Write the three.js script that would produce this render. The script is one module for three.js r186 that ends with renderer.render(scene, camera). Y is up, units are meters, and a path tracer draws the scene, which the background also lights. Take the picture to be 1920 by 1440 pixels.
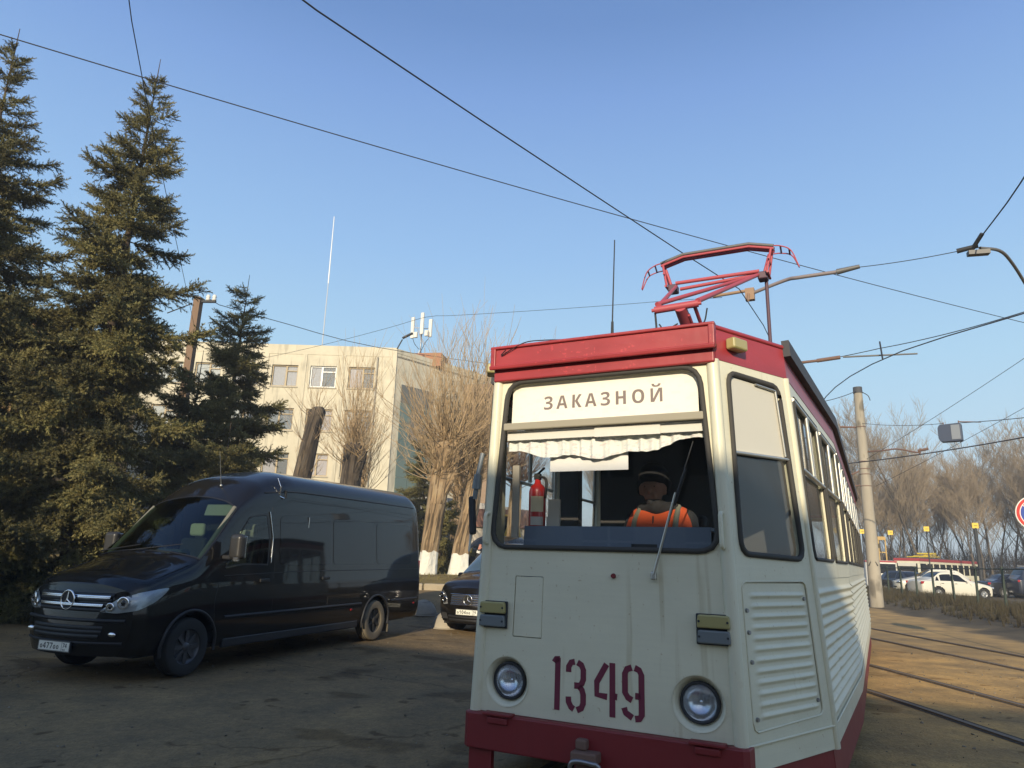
import * as THREE from 'three';
import { mergeGeometries } from 'three/addons/utils/BufferGeometryUtils.js';
import { RoundedBoxGeometry } from 'three/addons/geometries/RoundedBoxGeometry.js';
import { MarchingCubes } from 'three/addons/objects/MarchingCubes.js';

// ---------------------------------------------------------------- camera, sky, sun, exposure
const scene = new THREE.Scene();
const camera = new THREE.PerspectiveCamera(57.18, 4 / 3, 0.05, 2000);
camera.position.set(0, 1.55, 0);
camera.up.set(0.08216, 0.96972, 0.22999);
camera.lookAt(-0.44303, 1.55 + 0.24225, -0.86315);
const renderer = new THREE.WebGLRenderer({ antialias: true });
renderer.toneMapping = THREE.LinearToneMapping;
renderer.toneMappingExposure = 1.12;
renderer.shadowMap.enabled = true;

const SUN = new THREE.Vector3(0.27, 0.336, 1).normalize();
{
  const W = 1024, H = 512, data = new Float32Array(W * H * 4);
  const stops = [[-90, .10, .095, .08], [-2, .20, .19, .165], [0, .62, .75, .82], [6, .57, .745, .88], [15, .445, .672, .887], [24, .325, .53, .845], [36, .212, .361, .709], [41, .155, .282, .59], [55, .10, .20, .46], [90, .06, .13, .32]];
  for (let r = 0; r < H; r++) {
    const el = ((r + .5) / H - .5) * 180, y = Math.sin(el * Math.PI / 180), c = Math.cos(el * Math.PI / 180);
    let i = 0; while (i < stops.length - 2 && el > stops[i + 1][0]) i++;
    const a = stops[i], b = stops[i + 1], k = Math.min(1, Math.max(0, (el - a[0]) / (b[0] - a[0])));
    for (let q = 0; q < W; q++) {
      const az = ((q + .5) / W - .5) * 2 * Math.PI, x = Math.cos(az) * c, z = Math.sin(az) * c;
      const cs = Math.max(0, x * SUN.x + y * SUN.y + z * SUN.z), glow = el > -1 ? Math.pow(cs, 3) * .22 + Math.pow(cs, 24) * .7 : 0, o = (r * W + q) * 4;
      data[o] = .885 * (a[1] + (b[1] - a[1]) * k) + glow; data[o + 1] = .93 * (a[2] + (b[2] - a[2]) * k) + glow * .86; data[o + 2] = .93 * (a[3] + (b[3] - a[3]) * k) + glow * .62; data[o + 3] = 1;
    }
  }
  const sky = new THREE.DataTexture(data, W, H, THREE.RGBAFormat, THREE.FloatType);
  sky.mapping = THREE.EquirectangularReflectionMapping; sky.magFilter = sky.minFilter = THREE.LinearFilter; sky.needsUpdate = true;
  scene.background = sky; scene.environment = sky;
  scene.backgroundIntensity = 1; scene.environmentIntensity = 1;
}
const sun = new THREE.DirectionalLight(new THREE.Color().setRGB(1, .86, .63), 5.0);
sun.name = 'sun';
sun.position.copy(SUN).multiplyScalar(120).add(new THREE.Vector3(-8, 0, -25));
sun.target.position.set(-8, 0, -25); scene.add(sun.target); sun.target.name = 'sun_target';
sun.castShadow = true; sun.shadow.mapSize.set(4096, 4096);
Object.assign(sun.shadow.camera, { left: -70, right: 70, top: 60, bottom: -60, near: 1, far: 320 });
scene.add(sun);

// ---------------------------------------------------------------- helpers
const { PI, sin, cos, abs, min, max, sqrt, floor, atan2, hypot, pow } = Math;
const V = (x, y, z) => new THREE.Vector3(x, y, z);
const ss = (a, b, x) => { const t = min(1, max(0, (x - a) / (b - a))); return t * t * (3 - 2 * t); };
const lerp = (a, b, t) => a + (b - a) * t;
function rng(seed) { let s = seed >>> 0; return () => { s = (s + 0x6d2b79f5) | 0; let t = Math.imul(s ^ (s >>> 15), 1 | s); t = (t + Math.imul(t ^ (t >>> 7), 61 | t)) ^ t; return ((t ^ (t >>> 14)) >>> 0) / 4294967296; }; }
const hash = (x, y) => { let n = Math.imul(x, 374761393) + Math.imul(y, 668265263); n = Math.imul(n ^ (n >>> 13), 1274126177); return ((n ^ (n >>> 16)) >>> 0) / 4294967296; };
function vnoise(x, y, per = 0) {
  const ix = floor(x), iy = floor(y), fx = x - ix, fy = y - iy, u = fx * fx * (3 - 2 * fx), v = fy * fy * (3 - 2 * fy);
  const w = per ? (n) => ((n % per) + per) % per : (n) => n;
  const a = hash(w(ix), w(iy)), b = hash(w(ix + 1), w(iy)), c = hash(w(ix), w(iy + 1)), d = hash(w(ix + 1), w(iy + 1));
  return lerp(lerp(a, b, u), lerp(c, d, u), v);
}
function fbm(x, y, o = 4, per = 0) { let s = 0, a = .5, t = 0; for (let i = 0; i < o; i++) { s += a * vnoise(x, y, per); t += a; a *= .5; x = x * 2 + (per ? 0 : 17.3); y = y * 2 + (per ? 0 : 9.1); per *= 2; } return s / t; }

function tex(w, h, fn, srgb = true) {
  const d = new Uint8Array(w * h * 4);
  for (let y = 0; y < h; y++) for (let x = 0; x < w; x++) {
    const c = fn((x + .5) / w, (y + .5) / h), o = (y * w + x) * 4;
    if (typeof c === 'number') d[o] = d[o + 1] = d[o + 2] = min(255, max(0, c * 255)); else for (let k = 0; k < 3; k++) d[o + k] = min(255, max(0, c[k] * 255));
    d[o + 3] = 255;
  }
  const t = new THREE.DataTexture(d, w, h); t.wrapS = t.wrapT = THREE.RepeatWrapping; t.magFilter = THREE.LinearFilter; t.minFilter = THREE.LinearMipmapLinearFilter; t.generateMipmaps = true;
  if (srgb) t.colorSpace = THREE.SRGBColorSpace; t.needsUpdate = true; return t;
}
function canvasTex(w, h, draw) {
  const c = document.createElement('canvas'); c.width = w; c.height = h; draw(c.getContext('2d'), w, h);
  const t = new THREE.CanvasTexture(c); t.colorSpace = THREE.SRGBColorSpace; t.anisotropy = 8; return t;
}
const rep = (t, x, y = x) => { const c = t.clone(); c.repeat.set(x, y); c.needsUpdate = true; return c; };
const col = (r, g, b) => new THREE.Color().setRGB(r, g, b);
function mat(r, g, b, rough = .6, o = {}) { return new THREE.MeshStandardMaterial({ color: col(r, g, b), roughness: rough, ...o }); }
function phys(r, g, b, rough, o = {}) { return new THREE.MeshPhysicalMaterial({ color: col(r, g, b), roughness: rough, ...o }); }

// geometries
function prep(g) {
  if (g.index) g = g.toNonIndexed();
  if (!g.attributes.normal) g.computeVertexNormals();
  if (!g.attributes.uv) { const n = g.attributes.position.count, u = new Float32Array(n * 2); g.setAttribute('uv', new THREE.BufferAttribute(u, 2)); }
  for (const k of Object.keys(g.attributes)) if (!['position', 'normal', 'uv'].includes(k)) g.deleteAttribute(k);
  return g;
}
const merge = (l) => (l = l.filter(Boolean), l.length === 1 ? l[0] : mergeGeometries(l.map(prep)));
function worldUV(g, s = 1) { // box-projected uv in metres
  g = prep(g); const p = g.attributes.position, n = g.attributes.normal, u = g.attributes.uv;
  for (let i = 0; i < p.count; i++) {
    const ax = abs(n.getX(i)), ay = abs(n.getY(i)), az = abs(n.getZ(i));
    if (ay >= ax && ay >= az) u.setXY(i, p.getX(i) * s, p.getZ(i) * s); else if (ax >= az) u.setXY(i, p.getZ(i) * s, p.getY(i) * s); else u.setXY(i, p.getX(i) * s, p.getY(i) * s);
  }
  return g;
}
function bx(w, h, d, x = 0, y = 0, z = 0, ry = 0, rx = 0, rz = 0) { const g = worldUV(new THREE.BoxGeometry(w, h, d)); if (rz) g.rotateZ(rz); if (rx) g.rotateX(rx); if (ry) g.rotateY(ry); return g.translate(x, y, z); }
function rb(w, h, d, r, x = 0, y = 0, z = 0, ry = 0, rx = 0, rz = 0) { const g = worldUV(new RoundedBoxGeometry(w, h, d, 2, min(r, w / 2.01, h / 2.01, d / 2.01))); if (rz) g.rotateZ(rz); if (rx) g.rotateX(rx); if (ry) g.rotateY(ry); return g.translate(x, y, z); }
function rod(a, b, r0, r1 = r0, n = 8) {
  const d = b.clone().sub(a), L = d.length(), g = new THREE.CylinderGeometry(r1, r0, L, n, 1); g.translate(0, L / 2, 0);
  g.applyQuaternion(new THREE.Quaternion().setFromUnitVectors(V(0, 1, 0), d.normalize())); return g.translate(a.x, a.y, a.z);
}
function pipe(pts, r, n = 6, seg = 0, closed = false, tension = .5) { const c = new THREE.CatmullRomCurve3(pts, closed, 'catmullrom', tension); return new THREE.TubeGeometry(c, seg || pts.length * 4, r, n, closed); }
function poly(pts, r, n = 6) { const l = []; for (let i = 0; i < pts.length - 1; i++) l.push(rod(pts[i], pts[i + 1], r, r, n)); return merge(l); }
function mirrorX(g) { g = prep(g.clone()); const p = g.attributes.position, n = g.attributes.normal, u = g.attributes.uv; for (let i = 0; i < p.count; i++) { p.setX(i, -p.getX(i)); n.setX(i, -n.getX(i)); }
  for (let i = 0; i < p.count; i += 3) for (const a of [p, n, u]) for (let k = 0; k < a.itemSize; k++) { const t = a.array[(i + 1) * a.itemSize + k]; a.array[(i + 1) * a.itemSize + k] = a.array[(i + 2) * a.itemSize + k]; a.array[(i + 2) * a.itemSize + k] = t; }
  return g; }
function rrect(x0, y0, x1, y1, r, S = THREE.Shape) { const s = new S(); s.moveTo(x0 + r, y0); s.lineTo(x1 - r, y0); s.absarc(x1 - r, y0 + r, r, -PI / 2, 0); s.lineTo(x1, y1 - r); s.absarc(x1 - r, y1 - r, r, 0, PI / 2); s.lineTo(x0 + r, y1); s.absarc(x0 + r, y1 - r, r, PI / 2, PI); s.lineTo(x0, y0 + r); s.absarc(x0 + r, y0 + r, r, PI, 1.5 * PI); return s; }
// rounded polygon outline as point list
function roundPoly(pts, r, n = 5) {
  const out = [], N = pts.length;
  for (let i = 0; i < N; i++) {
    const p = pts[i], a = pts[(i + N - 1) % N], b = pts[(i + 1) % N], da = hypot(a[0] - p[0], a[1] - p[1]), db = hypot(b[0] - p[0], b[1] - p[1]), ra = min(r, da * .45), rb_ = min(r, db * .45);
    const A = [p[0] + (a[0] - p[0]) / da * ra, p[1] + (a[1] - p[1]) / da * ra], B = [p[0] + (b[0] - p[0]) / db * rb_, p[1] + (b[1] - p[1]) / db * rb_];
    for (let k = 0; k <= n; k++) { const t = k / n; out.push([(1 - t) ** 2 * A[0] + 2 * t * (1 - t) * p[0] + t * t * B[0], (1 - t) ** 2 * A[1] + 2 * t * (1 - t) * p[1] + t * t * B[1]]); }
  }
  return out;
}
const toShape = (pts, S = THREE.Shape) => { const s = new S(); pts.forEach((p, i) => i ? s.lineTo(p[0], p[1]) : s.moveTo(p[0], p[1])); s.closePath(); return s; };
// quad-mapped panel: shape in (u 0..W, v 0..H) laid on the quad bl, br, tr, tl, thickness inwards
function quadMap(q) {
  const [bl, br, tr, tl] = q, W = bl.distanceTo(br), H = bl.distanceTo(tl), n = br.clone().sub(bl).cross(tl.clone().sub(bl)).normalize();
  const at = (u, v, w = 0) => { const a = u / W, b = v / H; return V(0, 0, 0).addScaledVector(bl, (1 - a) * (1 - b)).addScaledVector(br, a * (1 - b)).addScaledVector(tr, a * b).addScaledVector(tl, (1 - a) * b).addScaledVector(n, w); };
  return { W, H, n, at };
}
function mapGeo(g, Q) { g = prep(g); const p = g.attributes.position, u = g.attributes.uv; for (let i = 0; i < p.count; i++) { const a = p.getX(i), b = p.getY(i), v = Q.at(a, b, p.getZ(i)); u.setXY(i, a, b); p.setXYZ(i, v.x, v.y, v.z); } g.computeVertexNormals(); return g; }
function panel(Q, shape, t = .03, w = 0, bevel = 0) {
  const g = new THREE.ExtrudeGeometry(shape, { depth: t - bevel * 2, bevelEnabled: bevel > 0, bevelThickness: bevel, bevelSize: bevel, bevelOffset: -bevel, bevelSegments: 2, curveSegments: 8 });
  g.translate(0, 0, -t + bevel + w); return mapGeo(g, Q);
}
function gridGeo(nu, nv, fn) { // fn(u,v in 0..1) -> Vector3
  const p = [], uv = [], idx = [];
  for (let j = 0; j <= nv; j++) for (let i = 0; i <= nu; i++) { const q = fn(i / nu, j / nv); p.push(q.x, q.y, q.z); uv.push(i / nu, j / nv); }
  for (let j = 0; j < nv; j++) for (let i = 0; i < nu; i++) { const a = j * (nu + 1) + i, b = a + 1, c = a + nu + 1, d = c + 1; idx.push(a, b, d, a, d, c); }
  const g = new THREE.BufferGeometry(); g.setAttribute('position', new THREE.Float32BufferAttribute(p, 3)); g.setAttribute('uv', new THREE.Float32BufferAttribute(uv, 2)); g.setIndex(idx); g.computeVertexNormals(); return g;
}
class TB { // tapered tubes written into one geometry
  constructor() { this.p = []; this.i = []; }
  tube(pts, rad, n = 5, bump = 0, R = null) {
    const base = this.p.length / 3, t = V(0, 0, 0), a = V(0, 0, 0), b = V(0, 0, 0);
    for (let k = 0; k < pts.length; k++) {
      t.copy(pts[min(k + 1, pts.length - 1)]).sub(pts[max(k - 1, 0)]).normalize();
      if (k === 0) { a.set(abs(t.y) < .9 ? 0 : 1, abs(t.y) < .9 ? 1 : 0, 0); } a.addScaledVector(t, -a.dot(t)).normalize(); b.crossVectors(t, a);
      for (let j = 0; j < n; j++) { const th = j / n * 2 * PI, r = rad[k] * (bump && R ? 1 + (R() - .5) * bump : 1); this.p.push(pts[k].x + (a.x * cos(th) + b.x * sin(th)) * r, pts[k].y + (a.y * cos(th) + b.y * sin(th)) * r, pts[k].z + (a.z * cos(th) + b.z * sin(th)) * r); }
      if (k) for (let j = 0; j < n; j++) { const q = base + (k - 1) * n, s = base + k * n, j2 = (j + 1) % n; this.i.push(q + j, q + j2, s + j2, q + j, s + j2, s + j); }
    }
    const e = base + (pts.length - 1) * n; for (let j = 1; j < n - 1; j++) this.i.push(e, e + j, e + j + 1);
  }
  build() { const g = new THREE.BufferGeometry(); g.setAttribute('position', new THREE.Float32BufferAttribute(this.p, 3)); g.setIndex(this.i); g.computeVertexNormals(); return g; }
}
// scene objects
const taken = {};
function numbered(n) { const k = taken[n] = (taken[n] ?? -1) + 1; return k ? n + '_' + String(k).padStart(3, '0') : n; }
function tag(o, label, category, group) { o.userData.label = label; o.userData.category = category; if (group) o.userData.group = group; return o; }
function thing(name, label, category, x = 0, y = 0, z = 0, ry = 0, group) { const o = new THREE.Group(); o.name = numbered(name); o.position.set(x, y, z); o.rotation.y = ry; scene.add(o); return tag(o, label, category, group); }
function part(parent, name, geo, m, label) { const o = new THREE.Mesh(Array.isArray(geo) ? merge(geo) : geo, m); o.name = name; if (label) o.userData.label = label; parent.add(o); return o; }
function solo(name, geo, m, label, category, group) { const o = new THREE.Mesh(Array.isArray(geo) ? merge(geo) : geo, m); o.name = numbered(name); scene.add(o); return tag(o, label, category, group); }
function struct(name, geo, m) { const o = new THREE.Mesh(Array.isArray(geo) ? merge(geo) : geo, m); o.name = numbered(name); o.userData.kind = 'structure'; scene.add(o); return o; }
function copyOf(o, label, x, y, z, ry, group) { const c = o.clone(); c.name = numbered(o.name.replace(/_\d+$/, '')); c.position.set(x, y, z); c.rotation.y = ry; c.userData = { ...o.userData }; scene.add(c); c.userData.label = label; if (group) c.userData.group = group; return c; }

// ---------------------------------------------------------------- textures and materials
const nzT = tex(256, 256, (u, v) => fbm(u * 8, v * 8, 5, 8), false);
const fineT = tex(256, 256, (u, v) => .55 * fbm(u * 64, v * 64, 2, 64) + .45 * fbm(u * 16, v * 16, 3, 16), false);
const paintT = tex(512, 512, (u, v) => { const d = fbm(u * 6, v * 6, 5, 6), s = fbm(u * 40, v * 4, 3, 0), k = .955 + .06 * (d - .5) - .05 * ss(.62, .8, s) * d; return [k, k * .995, k * .985]; });
const creamT = tex(1024, 1024, (u, v) => {
  const d = fbm(u * 5, v * 5, 5, 5), run = ss(.6, .78, fbm(u * 46 + 3, v * 2.2, 3)) * ss(.35, .6, fbm(u * 4 + 9, v * 3 + 2, 3)), speck = ss(.86, .9, fbm(u * 90, v * 90, 2)), brush = fbm(u * 6, v * 140, 2), k = .965 + .07 * (d - .5) + .02 * (brush - .5);
  return [k - run * .07 - speck * .1, k * .992 - run * .085 - speck * .14, k * .975 - run * .11 - speck * .18];
});
const redT = tex(1024, 512, (u, v) => {
  const d = fbm(u * 5, v * 5, 5, 5), chip = ss(.70, .73, fbm(u * 80, v * 40, 3)) * ss(.52, .62, fbm(u * 9 + 4, v * 5, 3)), dust = ss(.5, .8, fbm(u * 7 + 20, v * 7, 4)), k = .9 + .16 * (d - .5);
  return [lerp(k, 1, chip), lerp(k * (1 - .02 * dust) + .04 * dust, 1, chip), lerp(k + .04 * dust, 1, chip)].map((q, i) => chip > .3 && i ? 1 : q);
});
const M = {
  cream: phys(.77, .745, .585, .45, { map: rep(creamT, .55), clearcoat: .2, clearcoatRoughness: .35, bumpMap: rep(nzT, .8), bumpScale: .004 }),
  red: phys(.45, .045, .052, .45, { map: rep(redT, .6, 1.2), clearcoat: .25, clearcoatRoughness: .3, bumpMap: rep(nzT, .9), bumpScale: .003 }),
  darkred: phys(.23, .022, .026, .5, { map: rep(paintT, .7), bumpMap: rep(nzT, .9), bumpScale: .003 }),
  digit: mat(.16, .02, .045, .6),
  rubber: mat(.022, .024, .028, .62), grime: mat(.30, .27, .21, .8), black: mat(.012, .012, .013, .55), dark: mat(.03, .031, .034, .7),
  roofgrey: mat(.06, .062, .07, .75), alu: mat(.55, .54, .5, .4, { metalness: .8 }), steel: mat(.32, .32, .33, .38, { metalness: .85 }), chrome: mat(.85, .85, .86, .12, { metalness: 1 }),
  glass: phys(1, 1, 1, .02, { transmission: 1, thickness: 0, ior: 1.5, specularIntensity: 1 }),
  dustyglass: phys(.86, .88, .86, .05, { transmission: .97, thickness: 0, ior: 1.5 }),
  tint: phys(.010, .011, .013, .04, { ior: 1.45 }),
  white: mat(.68, .66, .60, .6), board: mat(.62, .59, .50, .55), paper: mat(.78, .77, .74, .8),
  yellow: phys(.37, .32, .13, .4, { clearcoat: .3 }), lampgrey: phys(.16, .18, .19, .4, { clearcoat: .3 }),
  dashblue: mat(.10, .13, .17, .6), interior: mat(.12, .125, .125, .8), floor: mat(.08, .075, .07, .9),
  pantored: mat(.42, .07, .085, .5), pantodark: mat(.10, .05, .07, .55), carbon: mat(.16, .155, .15, .6, { metalness: .4 }),
  wire: mat(.035, .036, .042, .6), rust: mat(.17, .10, .075, .8, { bumpMap: nzT, bumpScale: .003 }),
  concrete: mat(.42, .39, .33, .9, { map: tex(256, 256, (u, v) => { const k = .8 + .25 * fbm(u * 6, v * 6, 5, 6) - .25 * ss(.6, .8, fbm(u * 3, v * 12, 4, 0)); return [k, k * .98, k * .95]; }), bumpMap: nzT, bumpScale: .006 }),
  vanblack: phys(.008, .0072, .0068, .4, { clearcoat: .8, clearcoatRoughness: .03, specularIntensity: .15 }), plastic: mat(.018, .018, .02, .55), tyre: mat(.022, .021, .02, .85, { bumpMap: nzT, bumpScale: .003 }), dustytyre: mat(.16, .135, .095, .95, { bumpMap: nzT, bumpScale: .003 }),
  beige: mat(.36, .33, .27, .8), reflector: mat(.62, .64, .66, .18, { metalness: .95 }), lens: phys(.95, .97, 1, .05, { transmission: .95, thickness: 0, ior: 1.5 }),
  amber: phys(.6, .22, .02, .3), tail: phys(.35, .012, .015, .2, { clearcoat: 1 }),
};
// ---------------------------------------------------------------- ground
const DEP = (x, z) => -(.4567 * x + .8896 * z);           // distance along the view, on the ground
const bankD = (x, z) => (x - 3) * .974 + (z + 21.7) * -.225; // metres beyond the edge of the right-hand verge
function gh(x, z) {
  const D = DEP(x, z), L = ss(-4.5, -8, x);
  let h = L * (.05 * ss(11, 13.5, D) + .55 * ss(16.5, 22, D) + .35 * ss(22, 27, D) + .9 * ss(28, 50, D));
  const d = bankD(x, z); h += (.36 * ss(.2, 2.4, d) - .16 * ss(4, 7, d)) * ss(-14, -20, z);
  return h;
}
const dirtMask = (x, z) => { const d = bankD(x, z) + (fbm(x * .9, z * .9, 3) - .5) * 1.2; return ss(-.3, .5, d); };
const lawnMask = (x, z) => ss(21.9, 22.3, DEP(x, z)) * ss(-6.5, -8, x);
const CR = [[[-9.3, -8.6], [-8.3, -8.42], [-7.2, -8.2], [-6.04, -8.05], [-5.2, -8.05], [-4.44, -7.93], [-3.6, -7.6]], [[-5.1, -3.6], [-4.39, -4.19], [-4.25, -4.6], [-4.2, -4.95], [-4.06, -5.48], [-3.75, -5.9], [-3.61, -6.36], [-3.3, -7]], [[-5.3, -4.4], [-4.6, -4.7], [-4.2, -5.0]], [[-12, -5.5], [-11, -6.3], [-10.2, -6.2], [-9, -5.1]], [[.3, -4], [.8, -5.6], [1.9, -6.6], [3, -8]]];
for (const c of CR) { c.lo = [min(...c.map(p => p[0])) - .3, min(...c.map(p => p[1])) - .3]; c.hi = [max(...c.map(p => p[0])) + .3, max(...c.map(p => p[1])) + .3]; }
function segDist(px, pz, a, b) { const dx = b[0] - a[0], dz = b[1] - a[1], t = min(1, max(0, ((px - a[0]) * dx + (pz - a[1]) * dz) / (dx * dx + dz * dz))); return hypot(px - a[0] - dx * t, pz - a[1] - dz * t); }
function groundColour(x, z, fine) {
  const n1 = fbm(x * .35 + 3, z * .35, 4), n2 = fbm(x * 2.3, z * 2.3, 4), n3 = fine ? fbm(x * 22, z * 22, 2) : .5, n4 = fine ? hash(floor(x * 75), floor(z * 75)) : .5;
  let k = .315 + .07 * (n1 - .5) + .075 * (n2 - .5) + .09 * (n3 - .5) + .055 * (n4 - .5);
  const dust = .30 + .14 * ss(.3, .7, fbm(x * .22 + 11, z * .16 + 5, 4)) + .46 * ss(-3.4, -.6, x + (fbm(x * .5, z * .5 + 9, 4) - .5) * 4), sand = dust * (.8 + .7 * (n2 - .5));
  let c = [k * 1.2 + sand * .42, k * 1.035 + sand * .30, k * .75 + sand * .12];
  if (fine) { // tar spots, stains
    const s = ss(.66, .74, fbm(x * 1.1 + 31, z * 1.6 + 8, 3)) * .10, spot = ss(.77, .8, fbm(x * 4.2 + 5, z * 4.2 + 77, 3)) * .14; c = c.map(q => q - s - spot);
    for (const cr of CR) if (x > cr.lo[0] && x < cr.hi[0] && z > cr.lo[1] && z < cr.hi[1]) for (let i = 0; i < cr.length - 1; i++) { const w = .012 + .03 * vnoise(x * 3, z * 3), d = segDist(x + (fbm(x * 5, z * 5, 3) - .5) * .22, z + (fbm(x * 5 + 40, z * 5, 3) - .5) * .22, cr[i], cr[i + 1]); if (d < w) c = c.map(q => q - .13 * (1 - d / w)); }
  }
  const dm = dirtMask(x, z); if (dm > 0) { const q = fbm(x * 1.7 + 9, z * 1.7, 5), e = [.335 + .22 * (q - .5), .285 + .2 * (q - .5), .195 + .16 * (q - .5)]; c = c.map((a, i) => lerp(a, e[i], dm)); }
  const lm = lawnMask(x, z); if (lm > 0) { const q = fbm(x * 1.3, z * 1.3, 5), e = [.45 + .25 * (q - .5), .38 + .25 * (q - .5), .20 + .16 * (q - .5)]; c = c.map((a, i) => lerp(a, e[i], lm)); }
  return c;
}
const groundBump = tex(512, 512, (u, v) => .6 * fbm(u * 128, v * 128, 2, 128) + .4 * fbm(u * 16, v * 16, 3, 16), false);
function sheet(xs, zs, lift, uvOf) {
  const p = [], uv = [], idx = [], nx = xs.length, nz = zs.length;
  for (const z of zs) for (const x of xs) { p.push(x, gh(x, z) + lift(x, z), z); uv.push(...uvOf(x, z)); }
  for (let j = 0; j < nz - 1; j++) for (let i = 0; i < nx - 1; i++) { const a = j * nx + i, b = a + 1, c = a + nx, d = c + 1; idx.push(a, c, d, a, d, b); }
  const g = new THREE.BufferGeometry(); g.setAttribute('position', new THREE.Float32BufferAttribute(p, 3)); g.setAttribute('uv', new THREE.Float32BufferAttribute(uv, 2)); g.setIndex(idx); g.computeVertexNormals(); return g;
}
const spread = (a, b, step, lo, hi) => { const l = []; for (let v = a; v <= b + 1e-6; v += step) l.push(v); let s = step, v = a; while (v > lo) { s *= 1.35; v = max(lo, v - s); l.unshift(v); } s = step; v = l[l.length - 1]; while (v < hi) { s *= 1.35; v = min(hi, v + s); l.push(v); } return l; };
{
  const X0 = -44, Z0 = -74, S = 84; // far texture covers 84 m
  const farT = tex(1024, 1024, (u, v) => groundColour(X0 + u * S, Z0 + v * S, false)); farT.wrapS = farT.wrapT = THREE.ClampToEdgeWrapping;
  const bump = rep(groundBump, 42);
  const xn = [-15, 3], zn = [-17, -.5]; // near sheet
  const inNear = (x, z) => x > xn[0] + .6 && x < xn[1] - .6 && z > zn[0] + .6 && z < zn[1] - .6;
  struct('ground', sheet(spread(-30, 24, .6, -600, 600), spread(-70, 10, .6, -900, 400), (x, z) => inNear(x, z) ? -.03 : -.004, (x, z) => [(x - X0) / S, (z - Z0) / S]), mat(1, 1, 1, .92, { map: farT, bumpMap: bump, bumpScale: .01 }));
  const W = xn[1] - xn[0], H = zn[1] - zn[0];
  const nearT = tex(1600, 1480, (u, v) => groundColour(xn[0] + u * W, zn[0] + v * H, true)); nearT.wrapS = nearT.wrapT = THREE.ClampToEdgeWrapping;
  const xs = [], zs = []; for (let i = 0; i <= 60; i++) { xs.push(lerp(...xn, i / 60)); zs.push(lerp(...zn, i / 60)); }
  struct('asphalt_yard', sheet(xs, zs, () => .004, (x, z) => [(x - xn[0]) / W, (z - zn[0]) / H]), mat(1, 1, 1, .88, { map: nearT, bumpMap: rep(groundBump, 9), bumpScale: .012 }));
}
// rails: head and dark flangeway
function rail(pts, name = 'rail') {
  const c = new THREE.CatmullRomCurve3(pts.map(p => V(p[0], 0, p[1])), false, 'catmullrom', .5), n = 60, head = [], groove = [];
  const strip = (o0, o1, y) => gridGeo(1, n, (a, b) => { const p = c.getPoint(b), t = c.getTangent(b), o = lerp(o0, o1, a); const x = p.x - t.z * o, z = p.z + t.x * o; return V(x, gh(x, z) + y, z); });
  head.push(strip(-.035, .035, .022)); head.push(gridGeo(1, n, (a, b) => { const p = c.getPoint(b), t = c.getTangent(b); const x = p.x - t.z * .035, z = p.z + t.x * .035; return V(x, gh(x, z) + lerp(.022, -.01, a), z); })); head.push(gridGeo(1, n, (a, b) => { const p = c.getPoint(b), t = c.getTangent(b); const x = p.x + t.z * .035, z = p.z - t.x * .035; return V(x, gh(x, z) + lerp(-.01, .022, a), z); }));
  const r = struct(name, head, mat(.17, .125, .085, .7)); const g = new THREE.Mesh(merge([strip(-.12, -.036, .0085), strip(.036, .09, .0085)]), mat(.055, .043, .029, .95)); g.name = 'flangeway'; r.add(g);
}
rail([[-2.33, 2], [-2.33, -10], [-2.33, -40]]); rail([[-.81, 2], [-.81, -10], [-.81, -40]]);
const dv = [.5, .866];
const along = (x, z, d = dv) => [[x - 14 * d[0] - 1.2, z - 14 * d[1] - 2], [x - 6 * d[0] - .25, z - 6 * d[1]], [x, z], [x + 3 * d[0], z + 3 * d[1]], [x + 10 * d[0], z + 10 * d[1]]];
rail(along(-.24, -11.11)); rail(along(-.28, -14.15)); const d2 = [.467, .884]; rail(along(-.21, -19.6, d2)); rail(along(-.24, -22.91, d2));

// ---------------------------------------------------------------- depot building behind the viewer, whose shade lies over the yard
{
  const b = thing('depot_building', 'long flat roofed depot building behind the viewer', 'building', 6.5, 0, 14);
  const wm = mat(.34, .29, .22, .9, { bumpMap: nzT, bumpScale: .01 });
  const W = 33, H = 8.33, x0 = -20.5;
  const sh = rrect(x0, 0, x0 + W, H, .01); const wins = [];
  for (let r = 0; r < 2; r++) for (let i = 0; i < 9; i++) { const x = x0 + 1.6 + i * 3.5, y = 1.2 + r * 3.4; wins.push([x, y]); sh.holes.push(rrect(x, y, x + 1.9, y + 1.8, .01, THREE.Path)); }
  part(b, 'wall', [new THREE.ExtrudeGeometry(sh, { depth: .4, bevelEnabled: false }), bx(.4, H - .01, 11.5, x0 + .2, H / 2, 6.2), bx(.4, H - .01, 11.5, x0 + W - .2, H / 2, 6.2), bx(W - .01, H, .4, x0 + W / 2, H / 2, 12.2)], wm);
  part(b, 'roof', [bx(W - .9, .2, 11.6, x0 + W / 2, H - .25, 6.2)], M.roofgrey);
  for (const [x, y] of wins) { const w = part(b, 'window', bx(1.9, 1.8, .02, x + .95, y + .9, .3), M.tint); part(w, 'window_frame', [bx(.07, 1.8, .06, x + .95, y + .9, .26), bx(1.9, .07, .06, x + .95, y + 1.3, .26)], M.white); }
}
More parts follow.
